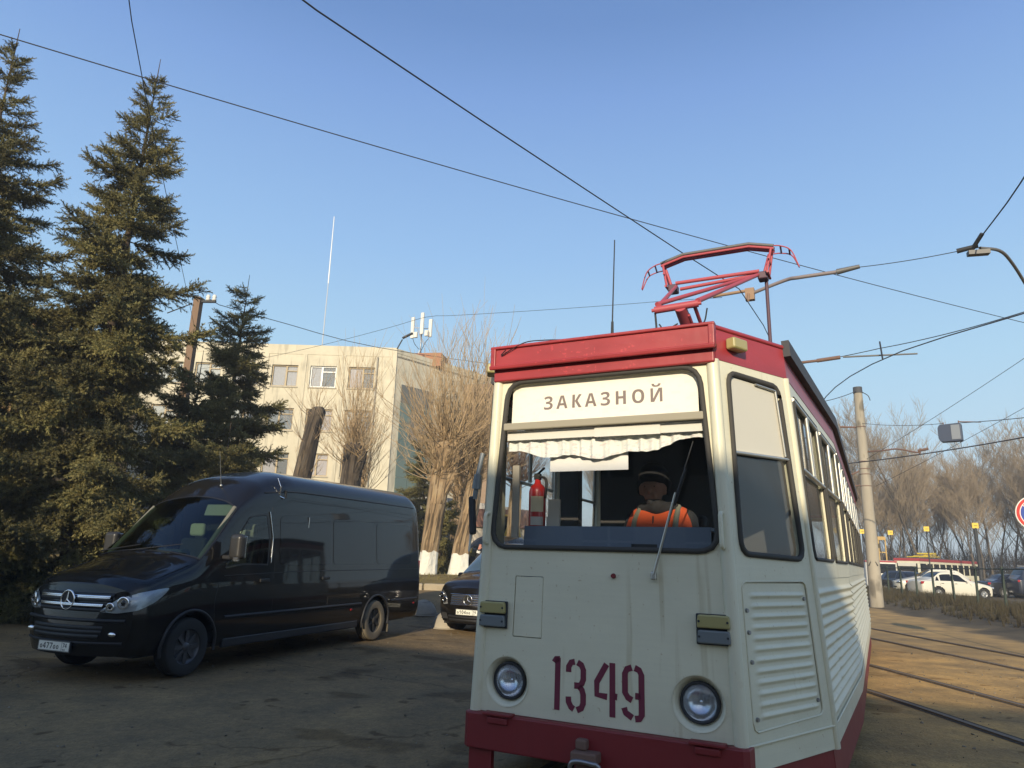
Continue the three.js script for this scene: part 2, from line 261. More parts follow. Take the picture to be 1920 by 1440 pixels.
// ---------------------------------------------------------------- three-storey block behind the van
function facadeWindow(parent, Q, u, v, w, h, m, kind, R) {
  const at = (a, b, c) => Q.at(a, b, c), slab = (a0, b0, a1, b1, t, d) => panel(Q, rrect(a0, b0, a1, b1, .005), t, d);
  const g = new THREE.Group(); g.name = 'window'; parent.add(g);
  part(g, 'pane', slab(u, v, u + w, v + h, .02, -.22), m.glass);
  part(g, 'room', slab(u + .01, v + .01, u + w - .01, v + h - .01, .01, -.285), m.room);
  const s = kind % 2 ? .45 : .55, c0 = u + .06, c1 = u + w * s;
  if (kind !== 3) part(g, 'curtain', slab(c0 + .02, v + .05, kind === 0 ? u + w - .1 : c1, v + h - .05, .015, -.27), m.curtains[floor(R() * m.curtains.length)]);
  part(g, 'window_frame', [slab(u, v, u + .09, v + h, .07, -.15), slab(u + w - .09, v, u + w, v + h, .07, -.15), slab(u + .09, v + h - .09, u + w - .09, v + h, .07, -.15), slab(u + .09, v, u + w - .09, v + .09, .07, -.15), slab(u + w * s - .06, v + .09, u + w * s + .06, v + h - .09, .07, -.152), slab(u + w * s + .06, v + h * .72, u + w - .09, v + h * .72 + .07, .07, -.152)], m.frame[kind === 1 ? 1 : 0]);
  part(g, 'sill', slab(u - .08, v - .09, u + w + .08, v - .002, .30, .07), m.sill);
}
{
  const P = V(-31.69, 0, -42.18), dir = V(.8901, 0, -.4557), A = P.clone().addScaledVector(dir, -24), top = 17.1, y0 = .4;
  const b = thing('office_block', 'pale yellow panel office block with large windows and a flat roof', 'building', 0, 0, 0);
  const Q = quadMap([V(A.x, y0, A.z), V(P.x, y0, P.z), V(P.x, top, P.z), V(A.x, top, A.z)]);
  const wallT = tex(512, 512, (u, v) => { const k = .93 + .1 * (fbm(u * 10, v * 10, 5, 10) - .5) - .12 * ss(.58, .8, fbm(u * 30, v * 3, 3)) * .8; return [k, k * .985, k * .95]; });
  const wm = mat(.66, .62, .51, .9, { map: rep(wallT, .2), bumpMap: rep(nzT, .5), bumpScale: .015 });
  const m = { glass: phys(.85, .88, .9, .04, { transmission: .9, thickness: 0, ior: 1.5 }), room: mat(.06, .06, .06, .9), curtains: [mat(.62, .46, .40, .9), mat(.66, .60, .52, .9), mat(.56, .46, .42, .9)], frame: [mat(.42, .33, .20, .7), mat(.82, .82, .80, .5)], sill: mat(.42, .38, .30, .9) };
  const R = rng(21), wins = [], SP = 2.93, ww = 2.0, hh = 1.68;
  const rows = [top - 1.62 - hh, top - 1.62 - hh - 3.36, top - 1.62 - hh - 6.72, top - 1.62 - hh - 10.08];
  const sh = rrect(0, 0, Q.W, Q.H - .75, .001);
  rows.forEach((y, r) => { for (let i = 0; i < 8; i++) { const u = 24 - 1.55 - ww - i * SP, v = y - y0; wins.push([u, v, r === 0 && i === 1 ? 1 : (r * 3 + i) % 3 === 0 ? 2 : (R() < .55 ? 0 : R() < .5 ? 2 : 3)]); sh.holes.push(rrect(u, v, u + ww, v + hh, .003, THREE.Path)); } });
  part(b, 'front_wall', panel(Q, sh, .3), wm);
  part(b, 'parapet', [panel(Q, rrect(-.05, Q.H - .748, Q.W + .05, Q.H, .001), .36, .03)], wm);
  for (const [u, v, k] of wins) facadeWindow(b, Q, u, v, ww, hh, m, k, R);
  // joints between the wall panels
  for (let i = 0; i < 8; i++) part(b, 'pier', panel(Q, rrect(24 - 1.55 - ww - i * SP - .62, 0, 24 - 1.55 - ww - i * SP - .31, Q.H - .75, .002), .07, .06), wm);
  for (const u of [13.2, 22.6]) { const a = Q.at(u, 0, .12), c = Q.at(u, Q.H - .8, .12); part(b, 'drainpipe', rod(a, c, .06, .06, 8), mat(.36, .33, .27, .7)); }
  part(b, 'corner_strip', panel(Q, rrect(Q.W - .5, 0, Q.W + .06, Q.H - .76, .002), .1, .05), wm);
  // right-hand flank
  const dS = V(.256, 0, -.967), E = P.clone().addScaledVector(dS, 11), QS = quadMap([V(P.x, y0, P.z), V(E.x, y0, E.z), V(E.x, top - .4, E.z), V(P.x, top - .4, P.z)]);
  part(b, 'side_wall', panel(QS, rrect(.02, 0, QS.W, QS.H, .001), .3), wm);
  const teal = [mat(.11, .16, .15, .7), mat(.13, .18, .165, .7), mat(.14, .14, .125, .7), mat(.26, .25, .21, .7)];
  for (let j = 0; j < 9; j++) for (let i = 0; i < 3; i++) { const o = hash(i, j); part(b, 'mosaic_panel', panel(QS, rrect(.7 + i * 1.12, 1.2 + j * 1.42, 1.79 + i * 1.12, 2.59 + j * 1.42, .01), .05, .03 + o * .008), teal[floor(o * 3.2)]); }
  part(b, 'side_parapet', panel(QS, rrect(-.02, QS.H + .002, QS.W, QS.H + .35, .001), .36, .03), wm);
  const B = V(A.x - .4567 * 12, 0, A.z - .8896 * 12), Fp = V(E.x - .8901 * 20, 0, E.z + .4557 * 20);
  const rf = new THREE.Shape(); [[A.x, A.z], [P.x, P.z], [E.x, E.z], [Fp.x, Fp.z], [B.x, B.z]].forEach((p, i) => i ? rf.lineTo(p[0], -p[1]) : rf.moveTo(p[0], -p[1]));
  part(b, 'roof', new THREE.ExtrudeGeometry(rf, { depth: .15, bevelEnabled: false }).rotateX(-PI / 2).translate(0, top - .75, 0), M.roofgrey);
  const Qb = quadMap([V(E.x, y0, E.z), V(Fp.x, y0, Fp.z), V(Fp.x, top - .4, Fp.z), V(E.x, top - .4, E.z)]); part(b, 'rear_wall', panel(Qb, rrect(0, 0, Qb.W, Qb.H, .001), .3), wm);
  const Ql = quadMap([V(B.x, y0, B.z), V(A.x, y0, A.z), V(A.x, top - .4, A.z), V(B.x, top - .4, B.z)]); part(b, 'rear_wall', panel(Ql, rrect(0, 0, Ql.W, Ql.H, .001), .3), wm);
  // brick penthouse on the roof by the aerial
  const pp = P.clone().addScaledVector(dS, 5.2).addScaledVector(dir, -1.2);
  part(b, 'roof_hut', [bx(2.2, 1.1, 2.2, pp.x, top - .05, pp.z, .3)], mat(.34, .16, .09, .9));
  const ph = P.clone().addScaledVector(dS, 8.8);
  part(b, 'side_tower', [bx(3.0, 15.2, 3.0, ph.x + .9, y0 + 7.6, ph.z, .26)], mat(.27, .19, .13, .9, { bumpMap: nzT, bumpScale: .02 }));
  part(b, 'roof_lamp', [rod(P.clone().add(V(0, top - .1, 0)), P.clone().add(V(.3, top + .7, -.2)), .05), rb(.9, .12, .3, .04, P.x + .7, top + 1.0, P.z - .3, .4, 0, .5)], M.dark);
  // whip aerial
  const wa = thing('whip_aerial', 'tall thin white whip aerial on the office block roof', 'antenna', -39.65, top - .7, -42.6);
  part(wa, 'lower_mast', rod(V(0, 0, 0), V(.0, 7.4, .02), .045, .03, 8), mat(.5, .5, .5, .5)); part(wa, 'upper_whip', rod(V(0, 7.4, .02), V(-.06, 13.6, .05), .055, .03, 8), mat(.8, .8, .78, .5)); part(wa, 'foot', bx(.5, .1, .5, 0, .05, 0), M.steel);
  // cell mast with three panels
  const cm = thing('antenna_mast', 'roof mast carrying three white mobile antenna panels', 'antenna', -33.5, top - .7, -47.9);
  part(cm, 'mast', rod(V(0, 0, 0), V(0, 5.4, 0), .07, .06, 10), M.steel);
  for (let k = 0; k < 3; k++) part(cm, 'mast_leg', rod(V(0, 2.4, 0), V(1.1 * cos(k * 2.09 + .5), 0, 1.1 * sin(k * 2.09 + .5)), .045, .045, 6), M.steel);
  for (const [dx, dz, y, h] of [[-.75, .3, 4.35, 1.9], [.25, .35, 4.6, 1.95], [.82, -.1, 4.25, 1.6]]) { part(cm, 'antenna_panel', rb(.3, h, .18, .04, dx, y, dz), M.white); part(cm, 'panel_bracket', rod(V(0, y, 0), V(dx, y, dz), .03, .03, 6), M.steel); }
  for (const [dx, dz] of [[-.45, .2], [.7, .25]]) part(cm, 'radio_unit', rb(.32, .5, .22, .03, dx, 3.7, dz), M.white);
  part(cm, 'cables', [pipe([V(-.7, 3.4, .25), V(-.5, 2.9, .2), V(-.1, 2.4, .1)], .025), pipe([V(.75, 3.3, 0), V(.5, 2.9, .1), V(.08, 2.2, .06)], .025), pipe([V(.2, 3.6, .3), V(.15, 2.8, .2), V(.05, 1.6, .1)], .02)], M.black);
}
// ---------------------------------------------------------------- ochre house behind the spruces
{
  const b = thing('ochre_house', 'ochre timber clad house with a grey pitched roof behind the spruces', 'building', -34.6, .6, -18.0, .47);
  const wm = mat(.33, .20, .085, .85), tones = [wm, mat(.36, .225, .10, .85), mat(.30, .18, .075, .85)];
  part(b, 'wall', [bx(15.6, 11, 8.6, -7.2, 5.5, -4.4)], wm);
  for (let i = 0; i < 52; i++) part(b, 'board', bx(.27, 10.9, .05, -14.85 + i * .3, 5.5, -.06), tones[i % 3]);
  part(b, 'roof', [new THREE.ExtrudeGeometry(toShape([[-15.6, 10.75], [-15.6, 10.95], [-7.2, 14.2], [1.2, 10.95], [1.2, 10.75], [-7.2, 14.0]]), { depth: 9.8, bevelEnabled: false }).translate(0, 0, -9.2)], mat(.22, .21, .20, .8));
  part(b, 'gable', new THREE.ExtrudeGeometry(toShape([[-14.9, 11], [.5, 11], [-7.2, 13.95]]), { depth: .3, bevelEnabled: false }).translate(0, 0, -.42), wm);
  for (const x of [-12, -8.4, -4.8, -1.6]) for (const y of [2, 5.6]) { const w = part(b, 'window', bx(1.3, 1.7, .04, x, y + .85, 0), M.tint); part(w, 'window_frame', [bx(1.5, .12, .06, x, y, .02), bx(1.5, .12, .06, x, y + 1.7, .02), bx(.12, 1.6, .06, x - .69, y + .85, .02), bx(.12, 1.6, .06, x + .69, y + .85, .02), bx(.08, 1.6, .05, x, y + .85, .02)], M.white); }
}
// far grey shed between the trunks
{
  const b = thing('grey_shed', 'grey shed with a low pitched roof seen between two whitewashed trunks', 'building', -22.4, 1.5, -39.2, .5);
  part(b, 'wall', bx(6, 3.0, 5, 0, 1.5, -2.5), mat(.24, .25, .26, .9)); part(b, 'roof', new THREE.ExtrudeGeometry(toShape([[-3.5, 2.9], [3.3, 2.9], [3.3, 3.1], [-3.5, 3.9]]), { depth: 5.6, bevelEnabled: false }).translate(0, .02, -5.3), mat(.36, .34, .31, .8)); part(b, 'door', bx(1.4, 2.2, .06, .9, 1.12, .03), mat(.10, .11, .13, .7)); part(b, 'post', bx(.3, 3.1, .3, -2.2, 1.55, .5), mat(.3, .28, .25, .9));
  const c = thing('brick_hut', 'small hut with a brown tiled roof beyond the right-hand trunk', 'building', -19.6, 1.4, -37.5, .5);
  part(c, 'wall', bx(4, 2.0, 3, 0, 1, -1.5), mat(.45, .40, .33, .9)); part(c, 'roof', new THREE.ExtrudeGeometry(toShape([[-2.3, 1.95], [2.3, 1.95], [2.0, 3.0], [-2.0, 3.0]]), { depth: 3.4, bevelEnabled: false }).translate(0, .02, -3.2), mat(.20, .10, .07, .8)); part(c, 'window', bx(.9, .8, .04, 0, 1.1, .02), M.tint);
}
// kerb stones along the lawn
{
  const k = thing('kerb', 'row of pale kerb stones along the edge of the lawn', 'kerb'), t = [mat(.36, .30, .21, .9), mat(.33, .27, .19, .9), mat(.39, .33, .24, .9)].map(q => (q.bumpMap = nzT, q.bumpScale = .03, q)), g = rb(.97, .34, .16, .04);
  for (let i = -8; i < 7; i++) { const x = -11.8 + i * .8901, z = -18.68 - i * .4557, s = part(k, 'kerb_stone', g, t[(i + 9) % 3]); s.position.set(x, gh(x, z) + .02, z); s.rotation.y = .473; }
}
// ---------------------------------------------------------------- the tram in front
const tram = thing('tram', 'cream and red tram numbered 1349 with a raised pantograph, standing in front', 'tram', -1.57, 0, -4.30);
const LEN = 15;
{
  const yk = (y) => (y - .61) / 2.19;
  const Fc = (y) => V(lerp(.85, .772, yk(y)), y, -.015 * max(0, yk(y)));
  const Cc = (y) => V(lerp(1.244, 1.115, yk(y)), y, lerp(-.93, -.655, yk(y)));
  const Mc = (y) => V(lerp(1.345, 1.265, yk(y)), y, -3.5);
  const Rm = (y) => V(lerp(1.345, 1.265, yk(y)), y, -LEN + 3.5);
  const Rc = (y) => { const c = Cc(y); return V(c.x, y, -LEN - c.z); };
  const Rf = (y) => { const c = Fc(y); return V(c.x, y, -LEN - c.z); };
  const neg = (v) => V(-v.x, v.y, v.z);
  const Y0 = .61, Y1 = 2.8, YS = .47, YT = 3.02;
  const quad = (A, B, y0 = Y0, y1 = Y1) => quadMap([A(y0), B(y0), B(y1), A(y1)]);
  const both = (name, g, m, p = tram) => { part(p, name, g, m); part(p, name, mirrorX(g), m); };
  const dustRub = mat(.05, .047, .042, .75), dustFrame = mat(.32, .29, .22, .75);
  // front wall
  const QF = quadMap([neg(Fc(Y0)), Fc(Y0), Fc(Y1), neg(Fc(Y1))]);
  const fu = (x, y) => [.85 + x * .85 / Fc(y).x, y - .61];
  const front = rrect(0, 0, 1.7, 2.19, .001);
  const wsOut = roundPoly([fu(-.755, 1.635), fu(.755, 1.635), fu(.668, 2.768), fu(-.668, 2.768)], .13, 8);
  front.holes.push(toShape(wsOut, THREE.Path));
  for (const s of [-1, 1]) { const h = new THREE.Path(); const c = fu(s * .605, .80); h.absarc(c[0], c[1], .148, 0, 2 * PI, true); front.holes.push(h); }
  front.holes.push(rrect(...fu(-.578, 1.072), ...fu(-.366, 1.452), .008, THREE.Path));
  part(tram, 'front_wall', panel(QF, front, .035), M.cream);
  part(tram, 'front_hatch', panel(QF, rrect(fu(-.578, 1.072)[0] + .004, fu(0, 1.072)[1] + .004, fu(-.366, 1.452)[0] - .004, fu(0, 1.452)[1] - .004, .006), .02, -.003, .003), M.cream);
  const ring = (Q, out, r, w = 0) => new THREE.TubeGeometry(new THREE.CatmullRomCurve3(out.map(([u, v]) => Q.at(u, v, w)), true, 'catmullrom', .1), out.length * 3, r, 6, true);
  part(tram, 'windscreen_seal', ring(QF, wsOut, .018, .004), dustRub);
  const inner = (out, k) => { const c = out.reduce((a, p) => [a[0] + p[0] / out.length, a[1] + p[1] / out.length], [0, 0]); return out.map(p => [c[0] + (p[0] - c[0]) * k, c[1] + (p[1] - c[1]) * k]); };
  part(tram, 'windscreen', mapGeo(new THREE.ShapeGeometry(toShape(wsOut)).translate(0, 0, -.012), QF), M.glass);
  // corner pillars
  both('corner_pillar', pipe([Fc(YS), Fc(1.6), Fc(Y1)].map(p => V(p.x - .022, p.y, p.z - .012)), .04, 10, 8), M.cream);
  // headlamps
  for (const s of [-1, 1]) {
    const c = QF.at(...fu(s * .605, .80));
    const h = new THREE.Group(); h.name = 'headlamp'; h.position.copy(c); tram.add(h);
    const L = (pts, n = 40) => new THREE.LatheGeometry(pts.map(p => new THREE.Vector2(p[0], p[1])), n).rotateX(PI / 2);
    part(h, 'lamp_dish', L([[.153, .004], [.146, .003], [.135, -.012], [.122, -.045], [.112, -.05]]), M.cream);
    part(h, 'lamp_bezel', L([[.115, -.05], [.114, -.03], [.106, -.022], [.098, -.028], [.096, -.036]]), M.dark);
    part(h, 'lamp_reflector', L([[.098, -.036], [.09, -.06], [.06, -.09], [.02, -.105], [0, -.106]]), M.reflector);
    part(h, 'lamp_bulb', new THREE.SphereGeometry(.014, 12, 8).translate(0, 0, -.075), M.chrome);
    const lens = L([[.099, -.034], [.085, -.022], [.05, -.01], [0, -.005]]); part(h, 'lamp_lens', lens, M.lens);
    const fl = []; for (let i = -4; i <= 4; i++) { const x = i * .02, hh = sqrt(.088 ** 2 - x * x); fl.push(bx(.004, hh * 1.7, .004, x, 0, -.028)); } fl.push(bx(.17, .004, .004, 0, -.02, -.027)); part(h, 'lamp_flutes', fl, M.lens);
  }
  // marker lamps
  for (const s of [-1, 1]) for (const [y, m, n] of [[1.245, M.yellow, 'turn_lamp'], [1.162, M.lampgrey, 'marker_lamp']]) {
    const x = s < 0 ? -.715 : .708, g = new THREE.ExtrudeGeometry(toShape(roundPoly([[-.094, -.036], [.094, -.036], [.088, .036], [-.088, .036]], .014)), { depth: .018, bevelEnabled: true, bevelThickness: .01, bevelSize: .008, bevelOffset: -.008, bevelSegments: 3 });
    const l = part(tram, n, g.translate(x, y, .012), m);
    part(l, 'lamp_base', rb(.204, .086, .014, .006, x, y - .002, .006), M.rubber);
    for (const q of [-1, 1]) part(l, 'screw', new THREE.CylinderGeometry(.007, .007, .006, 8).rotateX(PI / 2).translate(x + q * .08, y, .04), M.dark);
  }
  // stencilled number
  const stroke = (pts, w) => { const L = [], R = []; pts.forEach((p, i) => { const a = pts[max(0, i - 1)], b = pts[min(pts.length - 1, i + 1)]; let tx = b[0] - a[0], ty = b[1] - a[1]; const l = hypot(tx, ty); tx /= l; ty /= l; L.push([p[0] - ty * w / 2, p[1] + tx * w / 2]); R.unshift([p[0] + ty * w / 2, p[1] - tx * w / 2]); }); return toShape([...L, ...R]); };
  const DIG = {
    1: [[[.03, 0], [.033, .300]], [[0.008, .272], [.02, .292], [.045, .293]]],
    3: [[[.012, .225], [.012, .255], [.028, .282], [.052, .287]], [[.07, .285], [.095, .272], [.108, .245], [.108, .19], [.098, .165], [.083, .153], [.050, .152]], [[.083, .150], [.1, .13], [.108, .105], [.108, .055], [.097, .028], [.068, .014]], [[.012, .085], [.014, .055], [.03, .028], [.048, .018]]],
    4: [[[.082, .290], [.02, .185], [.02, .115], [.085, .108]], [[.118, .3], [.118, 0]], [[.13, .115], [.148, .113]]],
    9: [[[.06, .286], [.03, .275], [.018, .25], [.018, .145], [.035, .12], [.06, .107]], [[.078, .286], [.105, .275], [.118, .25], [.118, .03], [.105, .012], [.078, .008]], [[.08, .132], [.112, .13]], [[.012, .062], [.022, .035], [.062, .012]]],
  };
  let n0 = 0; for (const [ch, x0] of [['1', -.288], ['3', -.195], ['4', -.02], ['9', .158]]) {
    const l = DIG[ch].map(s => panel(QF, stroke(s.map(([a, b]) => fu(x0 + a, .670 + b - (n0 % 2) * .001)), .036), .003, .0022)); part(tram, 'painted_digit', l, M.digit); n0++;
  }
  // wiper, bolt, handles
  const wp = new THREE.Group(); wp.name = 'wiper'; tram.add(wp);
  part(wp, 'wiper_arm', [rod(V(.368, 1.49, .03), V(.515, 1.975, .045), .009, .007), rb(.035, .05, .03, .01, .366, 1.485, .02)], M.alu);
  part(wp, 'wiper_blade', [rod(V(.455, 1.78, .028), V(.625, 2.285, .022), .007, .004), rod(V(.5, 1.9, .034), V(.58, 2.12, .034), .012, .008)], M.black);
  part(tram, 'bolt', [new THREE.CylinderGeometry(.013, .016, .015, 12).rotateX(PI / 2).translate(.107, 1.474, .006)], M.darkred);
  both('grab_handle', merge([pipe([V(.778, 1.655, .0), V(.778, 1.66, .05), V(.778, 1.69, .06), V(.776, 1.82, .06), V(.775, 1.85, .05), V(.775, 1.855, 0)], .013, 8, 20)]), M.cream);
  // red band above the windscreen, with its projecting ledge
  const T = (y, z = 0) => [-1, 1].map(s => V(s * Fc(y).x, y, z));
  const band = new THREE.Group(); band.name = 'red_front_band'; tram.add(band);
  part(band, 'band_panel', [rb(1.545, .10, .05, .012, 0, 2.825, .0), rb(1.56, .135, .035, .006, 0, 2.945, .03)], M.red);
  part(band, 'band_ledge', [rb(1.575, .032, .085, .01, 0, 2.876, .035, 0, .25), rb(1.575, .022, .06, .008, 0, 3.015, .035)], M.red);
  part(band, 'band_end', [rb(.04, .15, .055, .008, .765, 2.945, .036), rb(.04, .15, .055, .008, -.765, 2.945, .036)], M.red);
  part(band, 'loose_cable', pipe([V(-.66, 2.99, .07), V(-.7, 2.955, .06), V(-.6, 3.0, .065), V(-.5, 3.035, .06), V(-.38, 3.04, .04), V(-.25, 3.035, .02)], .004, 5, 40), M.black);
  // cab side walls (both sides)
  const QC = quad(Fc, Cc), cu = (u, y) => { const W = Fc(y).distanceTo(Cc(y)); return [u * QC.W / W, y - .61]; };
  const cab = rrect(0, 0, QC.W, QC.H, .001);
  const cwOut = roundPoly([cu(.10, 1.63), cu(.775, 1.61), cu(.62, 2.722), cu(.10, 2.735)], .09, 7);
  cab.holes.push(toShape(cwOut, THREE.Path));
  const lvOut = roundPoly([[.095, .055], [.885, .075], [.875, .865], [.09, .86]], .05, 6);
  cab.holes.push(toShape(lvOut, THREE.Path));
  both('cab_side_wall', panel(QC, cab, .035), M.cream);
  both('cab_window_seal', ring(QC, cwOut, .019, .003), dustRub);
  both('cab_window', mapGeo(new THREE.ShapeGeometry(toShape(inner(cwOut, .995))).translate(0, 0, -.016), QC), M.dustyglass);
  both('cab_blind', panel(QC, toShape(roundPoly([cu(.115, 2.235), cu(.67, 2.245), cu(.61, 2.70), cu(.115, 2.715)], .05, 5)), .012, -.004), M.board);
  both('cab_blind_frame', merge([poly([cu(.11, 2.23), cu(.695, 2.245)].map(p => QC.at(...p, .004)), .012), poly([cu(.37, 2.70), cu(.58, 2.69), cu(.645, 2.26)].map(p => QC.at(...p, .008)), .008)]), M.alu);
  { // louvred hatch: plate with pressed ridges
    const c0 = [.10, .065], c1 = [.872, .855];
    const lat = gridGeo(30, 150, (a, b) => {
      const u = lerp(lerp(.102, .098, b), lerp(.878, .866, b), a), v = lerp(.062, .854, b), e = ss(.09, .16, a) * ss(.985, .9, a), k = (b - .06) / .9 * 12;
      const rdg = k > .0 && k < 12 ? max(0, sin(k * 2 * PI)) * .5 + max(0, sin(k * 2 * PI - .9)) * .5 : 0; return QC.at(u, v, -.004 + rdg * .013 * e);
    });
    both('louvre_hatch', lat, M.cream);
    const bolts = [[.14, .12], [.135, .42], [.13, .58], [.128, .70], [.83, .76], [.84, .16]].map(([u, v]) => { const g = new THREE.CylinderGeometry(.011, .013, .012, 10).rotateX(PI / 2); const q = new THREE.Quaternion().setFromUnitVectors(V(0, 0, 1), QC.n); const p = QC.at(u, v, .002); return g.applyQuaternion(q).translate(p.x, p.y, p.z); });
    bolts.forEach(b => both('hatch_bolt', b, M.steel));
    both('hatch_edge', ring(QC, lvOut, .006, .001), M.cream);
  }
  // skirt strip under the walls, cream, then red below
  for (const [A, B, n] of [[Fc, Cc, 4], [Cc, Mc, 4], [Mc, Rm, 4], [Rm, Rc, 4], [Rc, Rf, 4]]) {
    const Q = quad(A, B, YS, Y0); both('skirt_panel', panel(Q, rrect(0, 0, Q.W, Q.H - .004, .001), .03, -.004), M.cream);
    const Q2 = quad(A, B, .2, YS); both('red_skirt', panel(Q2, rrect(0, 0, Q2.W, Q2.H, .001), .03, -.03), M.darkred);
    const Q3 = quad(A, B, Y1, YT); both('red_band', panel(Q3, rrect(0, 0, Q3.W, Q3.H, .001), .03, .004), M.red);
  }
  { const Q = quadMap([neg(Fc(YS)), Fc(YS), Fc(Y0), neg(Fc(Y0))]); part(tram, 'skirt_panel', panel(Q, rrect(0, 0, Q.W, Q.H - .004, .001), .03, -.004), M.cream); }
  both('skirt_moulding', poly([Fc(.605), Cc(.605), Mc(.605), Rm(.605)].map(p => V(p.x + .004, p.y, p.z)), .007), M.cream);
  // saloon side walls: corrugated lower part, windows above
  const YB = 1.5;
  function corrugated(Q, nu) {
    const H = YB - Y0, rows = 12 * 8 + 6;
    const d = (v) => { const k = (v - .03) / (H - .09) * 12; return k <= 0 || k >= 12 ? 0 : (pow(.5 - .5 * cos(k * 2 * PI), 1.3)) * .021; };
    return gridGeo(nu, rows, (a, b) => { const u = a * Q.W, v = b * H, dent = -.012 * Math.exp(-(((u - .75) / .05) ** 2)) * (abs(v - .33) < .16 ? 1 : 0); return Q.at(u, v, d(v) - .006 + dent + .004 * (fbm(u * 1.3 + 7, v * 2.2, 3) - .5)); });
  }
  function sideRun(A, B, wins, name) {
    const Q = quad(A, B), H0 = YB - Y0;
    both('corrugated_panel', corrugated(Q, max(8, floor(Q.W * 10))), M.cream);
    const up = rrect(0, H0, Q.W, Q.H, .001);
    for (const [u0, u1] of wins) up.holes.push(toShape(roundPoly([[u0, 1.02], [u1, 1.02], [u1, 2.12], [u0, 2.12]], .06, 4), THREE.Path));
    both('window_wall', panel(Q, up, .04), M.cream);
    for (const [u0, u1] of wins) for (const sd of [1, -1]) {
      const mk = (g) => sd > 0 ? g : mirrorX(g);
      const w = part(tram, 'side_window', mk(mapGeo(new THREE.ShapeGeometry(rrect(u0, 1.02, u1, 2.12, .05)).translate(0, 0, -.02), Q)), M.dustyglass);
      const bar = (a, b, r) => rod(Q.at(...a, .002), Q.at(...b, .002), r, r, 6);
      const um = (u0 + u1) / 2;
      part(w, 'window_frame', mk(merge([bar([u0, 1.62], [u1, 1.62], .016), bar([um, 1.64], [um, 2.10], .018), bar([u0 + .03, 1.64], [u0 + .03, 2.1], .012), bar([u1 - .03, 1.64], [u1 - .03, 2.1], .012), bar([u0, 2.1], [u1, 2.1], .014)])), M.alu);
      part(w, 'window_seal', mk(ring(Q, roundPoly([[u0, 1.02], [u1, 1.02], [u1, 2.12], [u0, 2.12]], .06, 4), .014, .002)), dustRub);
    }
  }
  sideRun(Cc, Mc, [[.14, 1.28], [1.42, 2.5]]);
  sideRun(Mc, Rm, [0, 1, 2, 3, 4, 5].map(i => [.1 + i * 1.32, 1.3 + i * 1.32]));
  sideRun(Rm, Rc, [[.08, 1.18], [1.32, 2.4]]);
  both('side_pillar', pipe([Cc(YS), Cc(1.6), Cc(Y1)].map(p => V(p.x - .012, p.y, p.z)), .028, 8, 8), M.cream);
  { const Q = quad(Rc, Rf); both('rear_cab_wall', panel(Q, rrect(0, 0, Q.W, Q.H, .001), .03), M.cream); const Qr = quadMap([Rf(Y0), neg(Rf(Y0)), neg(Rf(Y1)), Rf(Y1)]); const sh = rrect(0, 0, 1.7, 2.19, .001); sh.holes.push(rrect(.12, 1.05, 1.58, 2.1, .08, THREE.Path)); part(tram, 'rear_wall', panel(Qr, sh, .03), M.cream); part(tram, 'rear_window', mapGeo(new THREE.ShapeGeometry(rrect(.12, 1.05, 1.58, 2.1, .08)).translate(0, 0, -.015), Qr), M.dustyglass); const Qb = quadMap([Rf(Y1), neg(Rf(Y1)), neg(Rf(YT)), Rf(YT)]); part(tram, 'rear_band', panel(Qb, rrect(0, 0, Qb.W, Qb.H, .001), .03), M.red); }
  // roof
  const hw = (z) => { const k = -z; const P = [[0, .765], [.64, 1.10], [3.5, 1.255], [LEN - 3.5, 1.255], [LEN - .64, 1.10], [LEN, .765]]; for (let i = 0; i < 5; i++) if (k <= P[i + 1][0]) return lerp(P[i][1], P[i + 1][1], (k - P[i][0]) / (P[i + 1][0] - P[i][0])); return .765; };
  const zs = []; for (let i = 0; i <= 60; i++) zs.push(-LEN * i / 60); zs.push(-.64, -3.5, -LEN + 3.5, -LEN + .64); zs.sort((a, b) => b - a);
  part(tram, 'roof', gridGeo(16, zs.length - 1, (a, b) => { const z = zs[Math.round(b * (zs.length - 1))], v = a * 2 - 1, w = hw(z); return V(w * v, 3.018 + .11 * (1 - v * v) * ss(.3, 1.5, -z) * ss(.3, 1.5, LEN + z), z); }), M.roofgrey);
  part(tram, 'ceiling', gridGeo(4, zs.length - 1, (a, b) => { const z = zs[Math.round(b * (zs.length - 1))], v = a * 2 - 1; return V((hw(z) - .03) * v, 2.86, min(-.04, z)); }), M.interior);
  both('roof_gutter', merge([[Cc, Mc], [Mc, Rm], [Rm, Rc]].map(([A, B]) => { const Q = quad(A, B, 2.95, 3.06); return panel(Q, rrect(0, 0, Q.W, Q.H, .001), .05, .05); })), M.roofgrey);
  both('cab_roof_edge', poly([Fc(3.015), Cc(3.015)], .016), M.red);
  // yellow lamp on the band
  { const q = quad(Fc, Cc, Y1, YT), g = rb(.14, .075, .07, .015); const qn = new THREE.Quaternion().setFromUnitVectors(V(0, 0, 1), q.n), p = q.at(.17, .115, .04); both('side_turn_lamp', g.applyQuaternion(qn).translate(p.x, p.y, p.z), M.yellow); }
  // bumper, coupler, underframe
  const bp = new THREE.Shape(); [[-.885, -.06], [-.875, .035], [-.845, .06], [.845, .06], [.875, .035], [.885, -.06], [.82, -.06], [.80, -.02], [-.80, -.02], [-.82, -.06]].forEach((p, i) => i ? bp.lineTo(p[0], p[1]) : bp.moveTo(p[0], p[1]));
  part(tram, 'bumper', [new THREE.ExtrudeGeometry(bp, { depth: .19, bevelEnabled: true, bevelThickness: .01, bevelSize: .01, bevelOffset: -.008, bevelSegments: 2 }).rotateX(PI / 2).translate(0, .597, 0), ], M.darkred);
